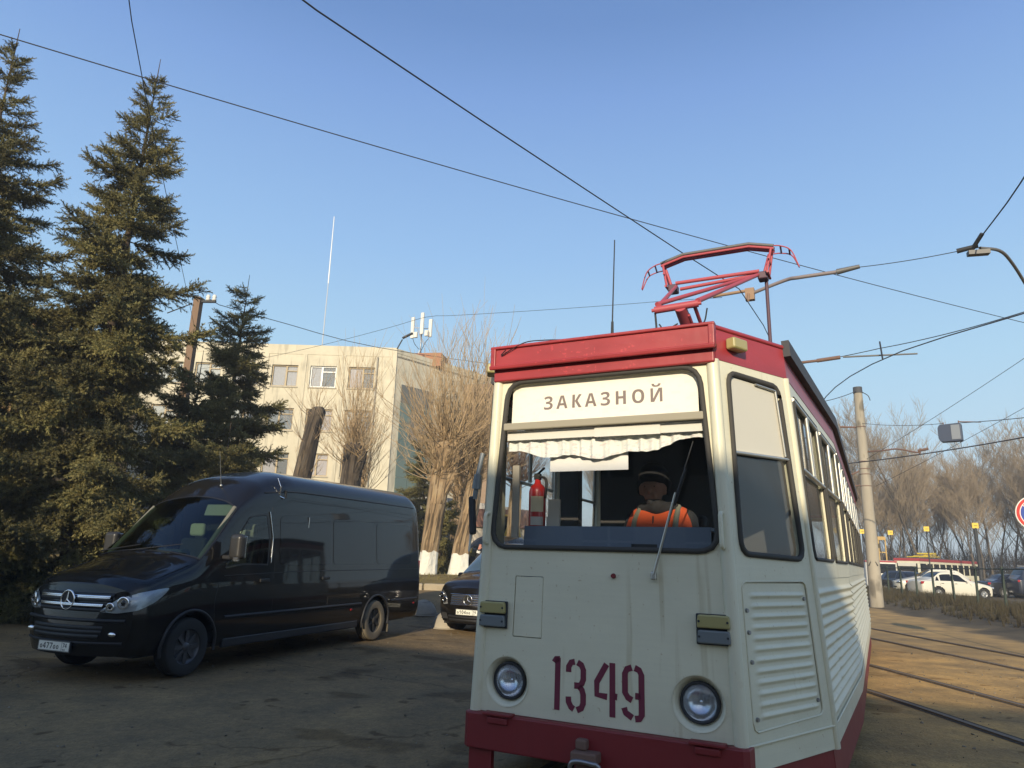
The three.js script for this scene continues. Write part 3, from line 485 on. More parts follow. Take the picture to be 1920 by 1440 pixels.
  for (const x of [-.63, .66]) part(tram, 'footstep', [rb(.2, .018, .07, .006, x, .612, .055), rb(.14, .04, .03, .01, x, .575, .065)], M.darkred);
  part(tram, 'lower_apron', [bx(.16, .36, .04, -.77, .23, .0), bx(1.0, .30, .04, .36, .25, -.02), bx(.16, .36, .04, .8, .23, .0)], M.darkred);
  const cp = new THREE.Group(); cp.name = 'coupler'; tram.add(cp);
  part(cp, 'coupler_bracket', [rb(.16, .06, .1, .012, -.03, .46, .1), rb(.07, .06, .06, .015, -.06, .52, .08), bx(.12, .2, .05, -.03, .34, .08)], M.rust);
  part(cp, 'coupler_loop', pipe([V(-.1, .3, .14), V(-.1, .43, .15), V(.03, .44, .15), V(.07, .42, .15), V(.07, .28, .14)], .014, 8, 30), M.steel);
  part(tram, 'underframe', [bx(1.6, .25, LEN - .4, 0, .55, -LEN / 2), bx(1.1, .25, LEN - 1.5, 0, .36, -LEN / 2)], M.black);
  for (const z of [-3.2, -LEN + 3.2]) { const b = new THREE.Group(); b.name = 'bogie'; tram.add(b); part(b, 'bogie_frame', [bx(1.9, .16, 2.2, 0, .36, z)], M.black); for (const dz of [-.9, .9]) part(b, 'wheelset', [rod(V(-.83, .35, z + dz), V(-.7, .35, z + dz), .35, .35, 24), rod(V(.7, .35, z + dz), V(.83, .35, z + dz), .35, .35, 24), rod(V(-.7, .35, z + dz), V(.7, .35, z + dz), .06, .06, 10)], M.steel); }
  // interior
  part(tram, 'floor', gridGeo(4, zs.length - 1, (a, b) => { const z = min(-.06, zs[Math.round(b * (zs.length - 1))]), v = 1 - a * 2; return V((hw(z) + .02) * v, .9, z); }), M.floor);
  part(tram, 'dashboard', [bx(1.28, .36, .02, .02, 1.605, -.22, 0, -.12), bx(1.3, .02, .2, .02, 1.43, -.19), bx(1.28, .02, .3, .02, 1.775, -.385), bx(1.4, .45, .1, 0, 1.2, -.2)], M.dashblue);
  part(tram, 'dashboard_vent', [bx(.2, .02, .012, -.42, 1.745, -.235), bx(.2, .02, .012, .37, 1.705, -.23), bx(.17, .02, .012, .24, 1.665, -.222), bx(.08, .06, .02, -.31, 1.6, -.21), bx(.015, .04, .012, .25, 1.635, -.22)], M.black);
  part(tram, 'cab_partition', [bx(1.72, 1.96, .04, .26, 1.88, -1.75), bx(.18, 1.96, .1, -.88, 1.88, -1.72)], mat(.06, .057, .055, .8));
  part(tram, 'grab_pole', rod(V(-.92, .9, -1.45), V(-.92, 2.86, -1.45), .016, .016, 10), M.alu);
  part(tram, 'driver_seat', [rb(.46, .62, .1, .04, .2, 1.62, -1.28), rb(.46, .1, .46, .04, .2, 1.32, -1.05), bx(.1, .45, .1, .2, 1.1, -1.05)], M.dark);
  // destination board
  const signT = canvasTex(1300, 285, (c, w, h) => { c.fillStyle = '#f2ecdd'; c.fillRect(0, 0, w, h); const R = rng(4); for (let i = 0; i < 300; i++) { c.fillStyle = `rgba(170,150,120,${R() * .05})`; c.fillRect(R() * w, R() * h, R() * 60, R() * 30); } c.fillStyle = '#7d6f6a'; c.font = 'bold 128px sans-serif'; c.textBaseline = 'middle'; const s = 'ЗАКАЗНОЙ'; const ws = [...s].map(q => c.measureText(q).width), tot = ws.reduce((a, b) => a + b, 0), gap = (848 - tot) / 7; let x = 238; [...s].forEach((q, i) => { c.fillText(q, x, h * .545); x += ws[i] + gap; }); });
  const Qs = quadMap([V(-.652, 2.478, -.045), V(.652, 2.478, -.045), V(.648, 2.765, -.05), V(-.648, 2.765, -.05)]);
  { const g = gridGeo(1, 1, (a, b) => Qs.at(a * Qs.W, b * Qs.H)); const s = part(tram, 'destination_board', g, mat(1, 1, 1, .6, { map: signT }), 'white board reading ЗАКАЗНОЙ'); part(s, 'board_backing', bx(1.3, .285, .012, 0, 2.622, -.056), M.board); }
  part(tram, 'windscreen_bar', rb(1.38, .052, .03, .01, 0, 2.448, -.004), dustFrame);
  part(tram, 'valance_strip', bx(1.36, .065, .012, 0, 2.392, -.05), M.white);
  { const flower = canvasTex(1024, 256, (c, w, h) => { c.fillStyle = '#dfe0da'; c.fillRect(0, 0, w, h); const R = rng(9); for (let i = 0; i < 260; i++) { const x = R() * w, y = R() * h, q = 5 + R() * 6; const kind = R(); c.fillStyle = kind < .4 ? 'rgba(214,196,200,.7)' : kind < .75 ? 'rgba(190,203,210,.7)' : 'rgba(245,242,232,.9)'; for (let k = 0; k < 5; k++) { c.beginPath(); c.arc(x + cos(k * 1.257) * q * .7, y + sin(k * 1.257) * q * .7, q * .5, 0, 7); c.fill(); } c.fillStyle = 'rgba(230,220,180,.9)'; c.beginPath(); c.arc(x, y, q * .35, 0, 7); c.fill(); } });
    const g = gridGeo(160, 10, (a, b) => { const x = lerp(-.69, .70, a), top = 2.392 + .006 * sin(a * 50), bot = 2.295 - .065 * pow(sin(PI * min(1, max(0, a * .95 + .06))), 1.2) + .014 * sin(a * 23) + (a > .6 ? (a - .6) * .10 : 0), y = lerp(bot, top, b); return V(x, y, -.085 + (.006 + .007 * (1 - b)) * sin(a * 95 + 2 * sin(a * 17)) + .003 * sin(a * 211)); });
    part(tram, 'curtain', g, mat(1, 1, 1, .9, { map: flower, side: THREE.DoubleSide })); }
  part(tram, 'card_on_glass', bx(.44, .065, .004, .19, 2.385, -.03), M.white);
  part(tram, 'hanging_card', bx(.555, .12, .004, -.11, 2.205, -.13), M.paper);
  part(tram, 'route_rack', [bx(.05, .5, .02, -.66, 1.95, -.16), bx(.09, .16, .02, -.46, 1.9, -.38), bx(.1, .11, .02, -.45, 1.8, -.34)], M.beige);
  // mirror on the left corner
  const mr = new THREE.Group(); mr.name = 'side_mirror'; tram.add(mr);
  part(mr, 'mirror_arm', [rod(V(-.85, 2.27, .0), V(-.865, 2.12, .03), .016), rod(V(-.865, 2.12, .03), V(-.875, 2.02, .03), .026, .03, 12), rod(V(-.875, 2.02, .03), V(-.885, 1.95, .03), .018)], M.lampgrey);
  part(mr, 'mirror_head', rb(.04, .26, .05, .015, -.895, 1.84, .03, 0, 0, .08), M.dark);
  part(mr, 'mirror_stay', rod(V(-.9, 1.74, .03), V(-.915, 1.6, .02), .008), M.white);
  // roof aerial
  part(tram, 'aerial', [rod(V(.064, 3.01, -.12), V(.064, 3.04, -.12), .035, .02, 12), rod(V(.064, 3.04, -.12), V(.066, 3.17, -.12), .012, .009), rod(V(.066, 3.17, -.12), V(.085, 3.78, -.12), .005, .004, 6)], M.dark);
  // pantograph
  const pg = new THREE.Group(); pg.name = 'pantograph'; tram.add(pg);
  const zh = -4.5, zk = -2.5; // head and knee, local
  const K = V(-.02, 4.13, zk), base = V(0, 3.16, -4.75);
  part(pg, 'lower_arm', [rod(base, K.clone().add(V(0, -.02, 0)), .075, .062, 14)], M.pantored);
  part(pg, 'control_rod', [rod(V(.16, 3.14, -4.9), V(.12, 4.1, zk - .05), .02, .02), rod(V(.05, 3.14, -4.95), V(.04, 4.05, zk - .1), .02, .02)], M.pantored);
  part(pg, 'knee_tube', [rod(V(-.28, 4.10, zk + .02), V(.16, 4.13, zk - .02), .038, .038, 12), rod(V(-.31, 4.1, zk + .02), V(.19, 4.13, zk - .02), .02)], M.pantored);
  const hl = V(-.53, 5.16, zh), hr = V(.53, 5.16, zh);
  part(pg, 'upper_arm', [rod(V(-.24, 4.15, zk), hl, .026, .022), rod(V(.16, 4.15, zk), hr, .03, .024), rod(V(-.26, 4.17, zk), hr, .026, .022)], M.pantored);
  part(pg, 'cross_tube', [rod(hl.clone().add(V(0, .03, .03)), hr.clone().add(V(0, .03, .03)), .026), rod(hl.clone().add(V(.05, -.05, .0)), hr.clone().add(V(0, 0, 0)), .024)], M.pantored);
  for (const s of [-1, 1]) {
    const h = V(s * .53, 5.16, zh);
    part(pg, 'spring_box', [rod(h.clone().add(V(s * .1, -.02, .12)), V(s * .69, 5.47, zh + .06), .016), rod(h.clone().add(V(s * .1, -.02, -.1)), V(s * .69, 5.47, zh - .06), .016), rod(h.clone().add(V(s * .06, 0, .02)), V(s * .66, 5.4, zh + .02), .02), rod(V(s * .64, 5.13, zh - .12), V(s * .64, 5.13, zh + .14), .016), rod(V(s * .66, 5.3, zh - .12), V(s * .66, 5.3, zh + .16), .01)], M.pantored);
    part(pg, 'joint', [rb(.12, .1, .16, .02, s * .57, 5.12, zh)], M.pantodark);
    for (const dz of [.05, -.05]) part(pg, 'horn', [pipe([V(s * .69, 5.5 + (dz > 0 ? 0 : -.07), zh + dz), V(s * .8, 5.48 + (dz > 0 ? 0 : -.06), zh + dz), V(s * .92, 5.40 + (dz > 0 ? 0 : -.035), zh + dz * .8), V(s * 1.0, 5.18, zh + dz * .3)], .008, 6, 20)], M.pantored);
    part(pg, 'horn_tie', [rod(V(s * .8, 5.48, zh + .05), V(s * .8, 5.42, zh - .05), .011), rod(V(s * .9, 5.42, zh + .04), V(s * .9, 5.38, zh - .04), .011)], M.pantodark);
  }
  for (const dz of [.05, -.05]) { const pts = [V(-.72, 5.475, zh + dz), V(-.42, 5.555, zh + dz), V(.42, 5.555, zh + dz), V(.72, 5.475, zh + dz)]; part(pg, 'contact_strip', [poly(pts.map(p => V(p.x, p.y + .022, p.z)), .022, 8)], M.carbon); part(pg, 'shoe', [poly(pts.map(p => V(p.x, p.y - .016, p.z)), .018, 8)], M.pantored); }
  part(pg, 'tie_rod', rod(V(.6, 5.1, zh - .05), V(.58, 3.1, zh - .3), .022, .022), M.pantodark);
  part(pg, 'jumper_cable', [pipe([V(-.28, 4.08, zk), V(-.27, 3.93, zk), V(-.26, 3.7, zk), V(-.26, 3.3, zk - .05)], .011, 6, 12), pipe([V(-.24, 3.95, zk), V(-.18, 3.88, zk), V(-.06, 3.95, zk - .05)], .008, 5, 14), pipe([V(.08, 3.95, zk - .1), V(.2, 3.93, zk - .05), V(.25, 4.06, zk)], .008, 5, 14)], M.dark);
  part(pg, 'base_frame', [bx(1.2, .08, .08, 0, 3.14, -4.2), bx(1.2, .08, .08, 0, 3.14, -5.3), bx(.08, .08, 1.2, .45, 3.16, -4.75), bx(.08, .08, 1.2, -.45, 3.16, -4.75)], M.pantodark);
}
// fire extinguisher standing in the cab
{
  const e = thing('fire_extinguisher', 'red fire extinguisher with a pale label behind the tram windscreen', 'extinguisher', -2.17, 1.786, -4.69);
  part(e, 'cylinder', new THREE.LatheGeometry([[0, 0], [.055, 0], [.062, .01], [.062, .25], [.05, .29], [.025, .31], [.02, .34], [0, .34]].map(p => new THREE.Vector2(...p)), 24), phys(.42, .022, .02, .3, { clearcoat: .6 }));
  part(e, 'label', new THREE.CylinderGeometry(.0628, .0628, .11, 24, 1, true, -.4, 1.6).translate(0, .16, 0), mat(.6, .5, .32, .7));
  part(e, 'label', new THREE.CylinderGeometry(.0628, .0628, .06, 24, 1, true, -.4, 1.6).translate(0, .04, 0), mat(.45, .42, .36, .7));
  part(e, 'valve', [rb(.05, .05, .04, .01, 0, .36, 0), rod(V(0, .38, 0), V(.06, .42, .02), .008), pipe([V(.02, .36, .02), V(.08, .33, .03), V(.075, .2, .03)], .01, 6, 14)], M.black);
}
// ---------------------------------------------------------------- vehicles: lofted bodies
function pchip(xs, ys) {
  const n = xs.length, d = [], m = new Array(n).fill(0); for (let i = 0; i < n - 1; i++) d.push((ys[i + 1] - ys[i]) / (xs[i + 1] - xs[i]));
  for (let i = 1; i < n - 1; i++) m[i] = d[i - 1] * d[i] <= 0 ? 0 : 2 * d[i - 1] * d[i] / (d[i - 1] + d[i]); m[0] = d[0]; m[n - 1] = d[n - 2];
  return (x) => { let i = 0; while (i < n - 2 && x > xs[i + 1]) i++; const h = xs[i + 1] - xs[i], t = min(1, max(0, (x - xs[i]) / h)), t2 = t * t, t3 = t2 * t; return (2 * t3 - 3 * t2 + 1) * ys[i] + (t3 - 2 * t2 + t) * h * m[i] + (-2 * t3 + 3 * t2) * ys[i + 1] + (t3 - t2) * h * m[i + 1]; };
}
class Loft { // stations: [z, [[x, y, dzOuter, dzCentre], ...]]; point list runs from the sill up to the centre line of the roof
  constructor(st) {
    this.K = st[0][1].length; this.z0 = st[0][0]; this.z1 = st[st.length - 1][0]; const zs = st.map(s => s[0]);
    this.f = Array.from({ length: this.K }, (_, k) => [0, 1, 2, 3].map(c => pchip(zs, st.map(s => s[1][k][c] ?? (c === 3 ? s[1][k][2] ?? 0 : 0))))); this.cache = new Map();
  }
  sec(z) { const key = Math.round(z * 1e4); let s = this.cache.get(key); if (!s) { s = this.f.map(f => f.map(g => g(z))); this.cache.set(key, s); } return s; }
  raw(z, t) {
    const P = this.sec(z), K = this.K, i = min(K - 2, max(0, floor(t))), u = t - i, p1 = P[i], p2 = P[i + 1], p0 = i ? P[i - 1] : p1, p3 = i < K - 2 ? P[i + 2] : [-P[K - 2][0], P[K - 2][1], P[K - 2][2], P[K - 2][3]];
    const o = []; for (let c = 0; c < 4; c++) { const m1 = (p2[c] - p0[c]) * .5 * (i ? 1 : 0), m2 = (p3[c] - p1[c]) * .5, u2 = u * u, u3 = u2 * u; o.push((2 * u3 - 3 * u2 + 1) * p1[c] + (u3 - 2 * u2 + u) * m1 + (-2 * u3 + 3 * u2) * p2[c] + (u3 - u2) * m2); }
    return o;
  }
  S(z, t, s = 1) { const o = this.raw(z, t); return V(s * o[0], o[1], z + o[2]); }
  N(z, t, s = 1) { const e = .02, a = this.S(min(this.z1, z + e), t, s).sub(this.S(max(this.z0, z - e), t, s)), b = this.S(z, min(this.K - 1, t + e), s).sub(this.S(z, max(0, t - e), s)); const n = a.cross(b).normalize(); const p = this.S(z, t, s); return n.dot(V(p.x, max(0, p.y - 1), 0)) < 0 ? n.negate() : n; }
  body(nz, nt, skip) {
    const p = [], idx = [], K = this.K, row = 2 * nt + 1, zAt = (i) => lerp(this.z0, this.z1, i / nz), tAt = (j) => j <= nt ? [j / nt * (K - 1), 1] : [(2 * nt - j) / nt * (K - 1), -1];
    for (let i = 0; i <= nz; i++) for (let j = 0; j < row; j++) { const [t, s] = tAt(j), q = this.S(zAt(i), t, s); p.push(q.x, q.y, q.z); }
    for (let i = 0; i < nz; i++) for (let j = 0; j < row - 1; j++) { const [t, s] = tAt(j + .5); if (skip && skip(zAt(i + .5), t, s, this.S(zAt(i + .5), t, s))) continue; const a = i * row + j, b = a + 1, c = a + row, d = c + 1; idx.push(a, b, d, a, d, c); }
    for (const [z, rev] of [[this.z0, 0], [this.z1, 1]]) { // end caps
      const nm = 14, base = p.length / 3; for (let j = 0; j <= nt; j++) { const o = this.raw(z, j / nt * (K - 1)); for (let m = 0; m <= nm; m++) { const q = m / nm * 2 - 1; p.push(q * o[0], o[1], z + lerp(o[3], o[2], pow(abs(q), 2.2))); } }
      for (let j = 0; j < nt; j++) for (let m = 0; m < nm; m++) { const a = base + j * (nm + 1) + m, b = a + 1, c = a + nm + 1, d = c + 1; rev ? idx.push(a, d, b, a, c, d) : idx.push(a, b, d, a, d, c); }
    }
    const g = new THREE.BufferGeometry(); g.setAttribute('position', new THREE.Float32BufferAttribute(p, 3)); g.setIndex(idx); g.computeVertexNormals(); return g;
  }
  front(x, y, off = 0) { let lo = 0, hi = this.K - 1; for (let i = 0; i < 30; i++) { const m = (lo + hi) / 2; this.raw(this.z0, m)[1] < y ? lo = m : hi = m; } const o = this.raw(this.z0, lo); return V(x, y, this.z0 + lerp(o[3], o[2], pow(min(1, abs(x) / max(.01, o[0])), 2.2)) - off); }
  patch(outline, off, s = 1, rings = 5, hole = 0) { // outline in (z, t); t may pass the centre line (t > K-1 counts on to the other side)
    const K = this.K, c = outline.reduce((a, p) => [a[0] + p[0] / outline.length, a[1] + p[1] / outline.length], [0, 0]), pt = (z, t) => { let q = s; if (t > K - 1) { t = 2 * (K - 1) - t; q = -s; } return this.S(z, t, q).addScaledVector(this.N(z, t, q), off); };
    const n = outline.length, p = [], idx = [];
    const r0 = hole ? 0 : 0; for (let r = 0; r <= rings; r++) { const k = hole ? lerp(hole, 1, r / rings) : r / rings; for (const o of outline) { const q = pt(c[0] + (o[0] - c[0]) * k, c[1] + (o[1] - c[1]) * k); p.push(q.x, q.y, q.z); } }
    for (let r = 0; r < rings; r++) for (let i = 0; i < n; i++) { const a = r * n + i, b = r * n + (i + 1) % n, d = a + n, e = b + n; idx.push(a, d, e, a, e, b); } void r0;
    const g = new THREE.BufferGeometry(); g.setAttribute('position', new THREE.Float32BufferAttribute(p, 3)); g.setIndex(idx); g.computeVertexNormals(); return g;
  }
  line(pts, off, r, s = 1, closed = false) { return new THREE.TubeGeometry(new THREE.CatmullRomCurve3(pts.map(([z, t]) => { let q = s; if (t > this.K - 1) { t = 2 * (this.K - 1) - t; q = -s; } return this.S(z, t, q).addScaledVector(this.N(z, t, q), off); }), closed, 'catmullrom', .2), pts.length * 4, r, 5, closed); }
}
const dens = (pts, n = 6) => { const o = []; for (let i = 0; i < pts.length; i++) { const a = pts[i], b = pts[(i + 1) % pts.length]; for (let k = 0; k < n; k++) o.push([lerp(a[0], b[0], k / n), lerp(a[1], b[1], k / n)]); } return o; };
const inside = (z, t, poly_) => { let c = false; for (let i = 0, j = poly_.length - 1; i < poly_.length; j = i++) { const a = poly_[i], b = poly_[j]; if ((a[1] > t) !== (b[1] > t) && z < (b[0] - a[0]) * (t - a[1]) / (b[1] - a[1]) + a[0]) c = !c; } return c; };
const shrink = (pts, k) => { const c = pts.reduce((a, p) => [a[0] + p[0] / pts.length, a[1] + p[1] / pts.length], [0, 0]); return pts.map(p => [c[0] + (p[0] - c[0]) * k, c[1] + (p[1] - c[1]) * k]); };
const shade3 = (g, c) => g;
function wheel(parent, x, y, z, r, w, s, tyreM, rimM, spokes = 8) {
  const g = new THREE.Group(); g.name = 'wheel'; g.position.set(x, y, z); parent.add(g);
  const L = (pts, n = 32) => new THREE.LatheGeometry(pts.map(p => new THREE.Vector2(p[0], p[1])), n).rotateZ(-PI / 2 * s);
  const ty = part(g, 'tyre', L([[r * .6, -w / 2], [r * .93, -w / 2], [r * .985, -w * .42], [r, -w * .3], [r, w * .3], [r * .985, w * .42], [r * .93, w / 2], [r * .62, w / 2], [r * .6, w * .4]]), tyreM);
  const tr = []; for (let k = 0; k < 4; k++) tr.push(new THREE.TorusGeometry(r * 1.0, .006, 4, 40).rotateY(PI / 2).translate((k - 1.5) * w * .17, 0, 0)); part(ty, 'tread', tr, M.black);
  part(g, 'rim', [L([[r * .62, w * .48], [r * .6, w * .36], [r * .5, w * .2], [r * .2, w * .26], [0, w * .27]]), L([[r * .16, w * .26], [r * .15, w * .4], [0, w * .41]], 16)], rimM);
  for (let k = 0; k < spokes; k++) { const a = k / spokes * 2 * PI; part(g, 'spoke', bx(w * .12, r * .4, r * .13, s * w * .30, 0, 0).translate(0, r * .36, 0).rotateX(a), rimM); }
  return g;
}
function plateTex(main, region) {
  return canvasTex(520, 112, (c, w, h) => { c.fillStyle = '#dcdcd2'; c.fillRect(0, 0, w, h); c.strokeStyle = '#222'; c.lineWidth = 5; c.strokeRect(4, 4, w - 8, h - 8); c.beginPath(); c.moveTo(390, 4); c.lineTo(390, h - 4); c.stroke(); c.fillStyle = '#1a1a1a'; c.textBaseline = 'alphabetic'; let x = 26; for (const q of main) { const d = /\d/.test(q); c.font = (d ? 'bold 92px' : 'bold 78px') + ' sans-serif'; const m = c.measureText(q).width; c.fillText(q, x, 88); x += m + (358 - 26) / 60; if (x > 380) break; } c.font = 'bold 66px sans-serif'; c.fillText(region, 404, 66); c.font = 'bold 26px sans-serif'; c.fillText('RUS', 404, 100); });
}
function starEmblem(r, t) { const l = [new THREE.TorusGeometry(r, t, 8, 40)]; for (let k = 0; k < 3; k++) { const a = PI / 2 + k * 2 * PI / 3; l.push(rod(V(0, 0, t * .4), V(cos(a) * r, sin(a) * r, 0), t * 1.1, t * .35, 6)); } return merge(l); }
// ---- black van
{
  const van = thing('black_van', 'long black high roof van with tinted side windows parked under the spruces', 'van', -8.70, 0, -5.47, PI + .096);
  van.position.y = .01; van.rotation.order = 'YXZ'; van.rotation.x = -.011;
  const st = [
    [0, [[.70, .30, .20, .04], [.80, .42, .22, .0], [.85, .60, .22, .0], [.86, .76, .22, .02], [.84, .88, .22, .05], [.80, .97, .22, .08], [.72, 1.04, .20, .11], [.40, 1.10, .15, .13], [0, 1.115, .14, .14]]],
    [.35, [[.90, .30, .06], [.955, .42, .06], [.975, .62, .06], [.975, .80, .06], [.955, .96, .06], [.92, 1.07, .06], [.84, 1.15, .04], [.45, 1.22, 0], [0, 1.235, 0]]],
    [.7, [[.94, .31], [.98, .44], [.99, .68], [.985, .9], [.965, 1.07], [.93, 1.18], [.85, 1.26], [.45, 1.33], [0, 1.35]]],
    [1.0, [[.95, .31], [.985, .46], [.995, .74], [.99, .98], [.97, 1.16], [.93, 1.29], [.86, 1.37], [.46, 1.45], [0, 1.475]]],
    [1.4, [[.95, .31], [.985, .46], [.995, .75], [.99, 1.0], [.965, 1.22], [.90, 1.62], [.82, 1.74], [.45, 1.84], [0, 1.87]]],
    [1.85, [[.95, .31], [.985, .46], [.995, .75], [.99, 1.02], [.965, 1.25], [.86, 2.05], [.76, 2.20], [.42, 2.29], [0, 2.32]]],
    [2.3, [[.95, .31], [.985, .46], [.995, .75], [.99, 1.02], [.965, 1.26], [.865, 2.16], [.75, 2.47], [.43, 2.60], [0, 2.63]]],
    [3.0, [[.95, .31], [.985, .46], [.995, .75], [.99, 1.02], [.965, 1.26], [.872, 2.2], [.77, 2.59], [.45, 2.745], [0, 2.775]]],
    [6.7, [[.95, .31], [.985, .46], [.995, .75], [.99, 1.02], [.965, 1.26], [.872, 2.2], [.77, 2.60], [.45, 2.76], [0, 2.79]]],
    [6.95, [[.94, .33], [.975, .48], [.985, .75], [.98, 1.02], [.955, 1.26], [.86, 2.18], [.75, 2.54], [.43, 2.68], [0, 2.70]]],
    [7.05, [[.90, .36, 0, .05], [.93, .5, 0, .05], [.94, .75, 0, .05], [.935, 1.02, 0, .05], [.91, 1.26, 0, .04], [.82, 2.15, 0, .02], [.70, 2.45, 0, .0], [.4, 2.56, 0, 0], [0, 2.58, 0, 0]]],
  ];
  const L = new Loft(st), wr = .345, za = 1.0, zb = 1.0 + 4.36;
  const ws = dens([[1.09, 5.55], [1.76, 5.62], [1.80, 6.6], [1.815, 8], [1.80, 9.4], [1.76, 10.38], [1.09, 10.45], [1.05, 9.3], [1.03, 8], [1.05, 6.7]], 4);
  const dw = dens([[1.50, 4.16], [2.36, 4.10], [2.40, 4.5], [2.33, 4.86], [1.98, 4.86], [1.70, 4.55]], 5);
  const skip = (z, t, s, p) => { const d = min(hypot(p.z - za, p.y - wr), hypot(p.z - zb, p.y - wr)); if (d < .43 && t < 4) return true; const tt = s > 0 ? t : 16 - t; if (inside(z, tt, shrink(ws, .965))) return true; return inside(z, t, shrink(dw, .93)); };
  part(van, 'body', L.body(170, 60, skip), M.vanblack);
  const cornerPts = []; for (let t = 1.5; t <= 7.5; t += .04) { for (let z = 0; z <= 1; z += .012) { const p = L.S(z, t); cornerPts.push([p.x, p.y, p.z]); } const o = L.raw(0, t); for (let m = .3; m <= 1; m += .015) cornerPts.push([m * o[0], o[1], lerp(o[3], o[2], pow(m, 2.2))]); }
  const cpol = cornerPts.map(([x, y, z]) => [atan2(x - .35, .6 - z), y, hypot(x - .35, .6 - z)]);
  const cornerR = (f, y) => { let w = 0, r = 0; for (const [a, b, c] of cpol) { const da = (a - f) / .05, db = (b - y) / .02, d2 = da * da + db * db; if (d2 < 6) { const g = Math.exp(-d2); w += g; r += g * c; } } return r / max(1e-9, w); };
  part(van, 'windscreen', L.patch(ws, .004, 1, 8), phys(.34, .43, .38, .03, { transmission: 1, thickness: 0, ior: 1.5 }));
  part(van, 'windscreen_border', L.patch(ws, .006, 1, 1, .955), M.black);
  const vg = phys(.28, .30, .29, .03, { transmission: 1, thickness: 0, ior: 1.5 });
  for (const s of [-1, 1]) {
    const w = part(van, 'door_window', L.patch(dw, .004, s, 6), vg); part(w, 'window_seal', [L.patch(dw, .007, s, 1, .93)], M.black); part(w, 'chrome_strip', L.line([[2.42, 4.15], [2.45, 4.5], [2.38, 4.9]], .01, .008, s), M.chrome);
    for (const [a, b] of [[2.62, 3.92], [3.98, 5.28], [5.34, 6.62]]) { const o = dens(roundPoly([[a, 4.10], [b, 4.10], [b, 4.84], [a, 4.84]], .1, 3), 2); part(van, 'side_window', L.patch(o, .005, s, 6), M.tint); }
    part(van, 'window_bar', bx(.012, .42, .015, s * -0 + s * .905, 1.86, 3.3), M.chrome);
    part(van, 'side_moulding', [L.line([[1.55, 1.72], [2.6, 1.72], [3.8, 1.72], [4.85, 1.72]], .004, .022, s), L.line([[5.85, 1.72], [6.4, 1.72], [6.85, 1.72]], .004, .022, s)], M.plastic);
    part(van, 'sill', [rb(.06, .12, 3.2, .02, s * .95, .33, 3.2)], M.plastic);
    part(van, 'body_seam', [L.line([[1.5, 3.9], [3, 3.95], [5, 3.95], [6.9, 3.95]], .001, .006, s), L.line([[2.48, .6], [2.5, 2], [2.5, 4], [2.45, 5]], .0, .005, s), L.line([[3.85, .6], [3.85, 2], [3.85, 4]], .0, .005, s), L.line([[1.42, 1], [1.35, 2.5], [1.42, 3.6]], .0, .005, s)], M.black);
    part(van, 'roof_rail', L.line([[2.3, 5.55], [3, 5.5], [5, 5.5], [6.8, 5.5]], .002, .012, s), M.plastic);
    part(van, 'door_handle', [rb(.03, .05, .2, .012, s * 1.0, 1.12, 2.28)], M.black); part(van, 'door_handle', [rb(.03, .05, .2, .012, s * 1.0, 1.12, 3.75)], M.black);
    // mirror
    const m = new THREE.Group(); m.name = 'wing_mirror'; van.add(m); part(m, 'mirror_shell', rb(.22, .34, .14, .06, s * 1.16, 1.58, 1.48, s * .15), mat(.03, .028, .026, .35)); part(m, 'mirror_arm', rb(.22, .06, .08, .02, s * 1.0, 1.44, 1.5), M.plastic); part(m, 'mirror_glass', rb(.18, .29, .01, .04, s * 1.16, 1.58, 1.556, s * .15), M.chrome); part(m, 'mirror_lamp', rb(.09, .06, .05, .02, s * 1.2, 1.42, 1.43), M.lens);
    // wheels and arches
    wheel(van, s * .88, wr, za, wr, .22, s, M.tyre, mat(.10, .10, .105, .5, { metalness: .6 }), 8); wheel(van, s * .88, wr - .0, zb, wr, .22, s, s < 0 ? M.dustytyre : M.tyre, mat(.05, .045, .035, .8), 6);
    for (const zc of [za, zb]) { const a = []; for (let k = 0; k <= 16; k++) { const th = PI * (1.06 - 1.12 * k / 16), y = wr + sin(th) * .44, z = zc + cos(th) * .44; a.push(V(s * (y > .45 ? .997 : .985), y, z)); } part(van, 'wheel_arch', new THREE.TubeGeometry(new THREE.CatmullRomCurve3(a), 40, .02, 6), M.plastic); part(van, 'arch_liner', new THREE.CylinderGeometry(.45, .45, .55, 24, 1, true, 0, PI).rotateZ(PI / 2).rotateX(PI / 2 * 0 - PI / 2 * 0).translate(s * .68, wr, zc), M.black); }
    part(van, 'mud_flap', bx(.24, .3, .012, s * .87, .26, zb + .47, 0, .05), mat(.10, .085, .06, .9));
    // headlamp
    const RP = dens(roundPoly([[.25, .80], [.65, .785], [1.0, .82], [1.3, .92], [1.5, 1.01], [1.6, 1.075], [1.35, 1.06], [1.0, 1.02], [.6, .94]], .07, 3), 1), cen = RP.reduce((a, p) => [a[0] + p[0] / RP.length, a[1] + p[1] / RP.length], [0, 0]);
    const fan = (off, dome) => { const p = [], ix = [], n = RP.length, rg = 6; for (let r = 0; r <= rg; r++) for (const q of RP) { const k = r / rg, f = cen[0] + (q[0] - cen[0]) * k, y = cen[1] + (q[1] - cen[1]) * k, R_ = cornerR(f, y) + off + dome * (1 - k * k); p.push(s * (.35 + sin(f) * R_), y, .6 - cos(f) * R_); } for (let r = 0; r < rg; r++) for (let i = 0; i < n; i++) { const a = r * n + i, b = r * n + (i + 1) % n; ix.push(a, a + n, b + n, a, b + n, b); } const g = new THREE.BufferGeometry(); g.setAttribute('position', new THREE.Float32BufferAttribute(p, 3)); g.setIndex(ix); g.computeVertexNormals(); return g; };
    const hl = new THREE.Group(); hl.name = 'headlight'; van.add(hl);
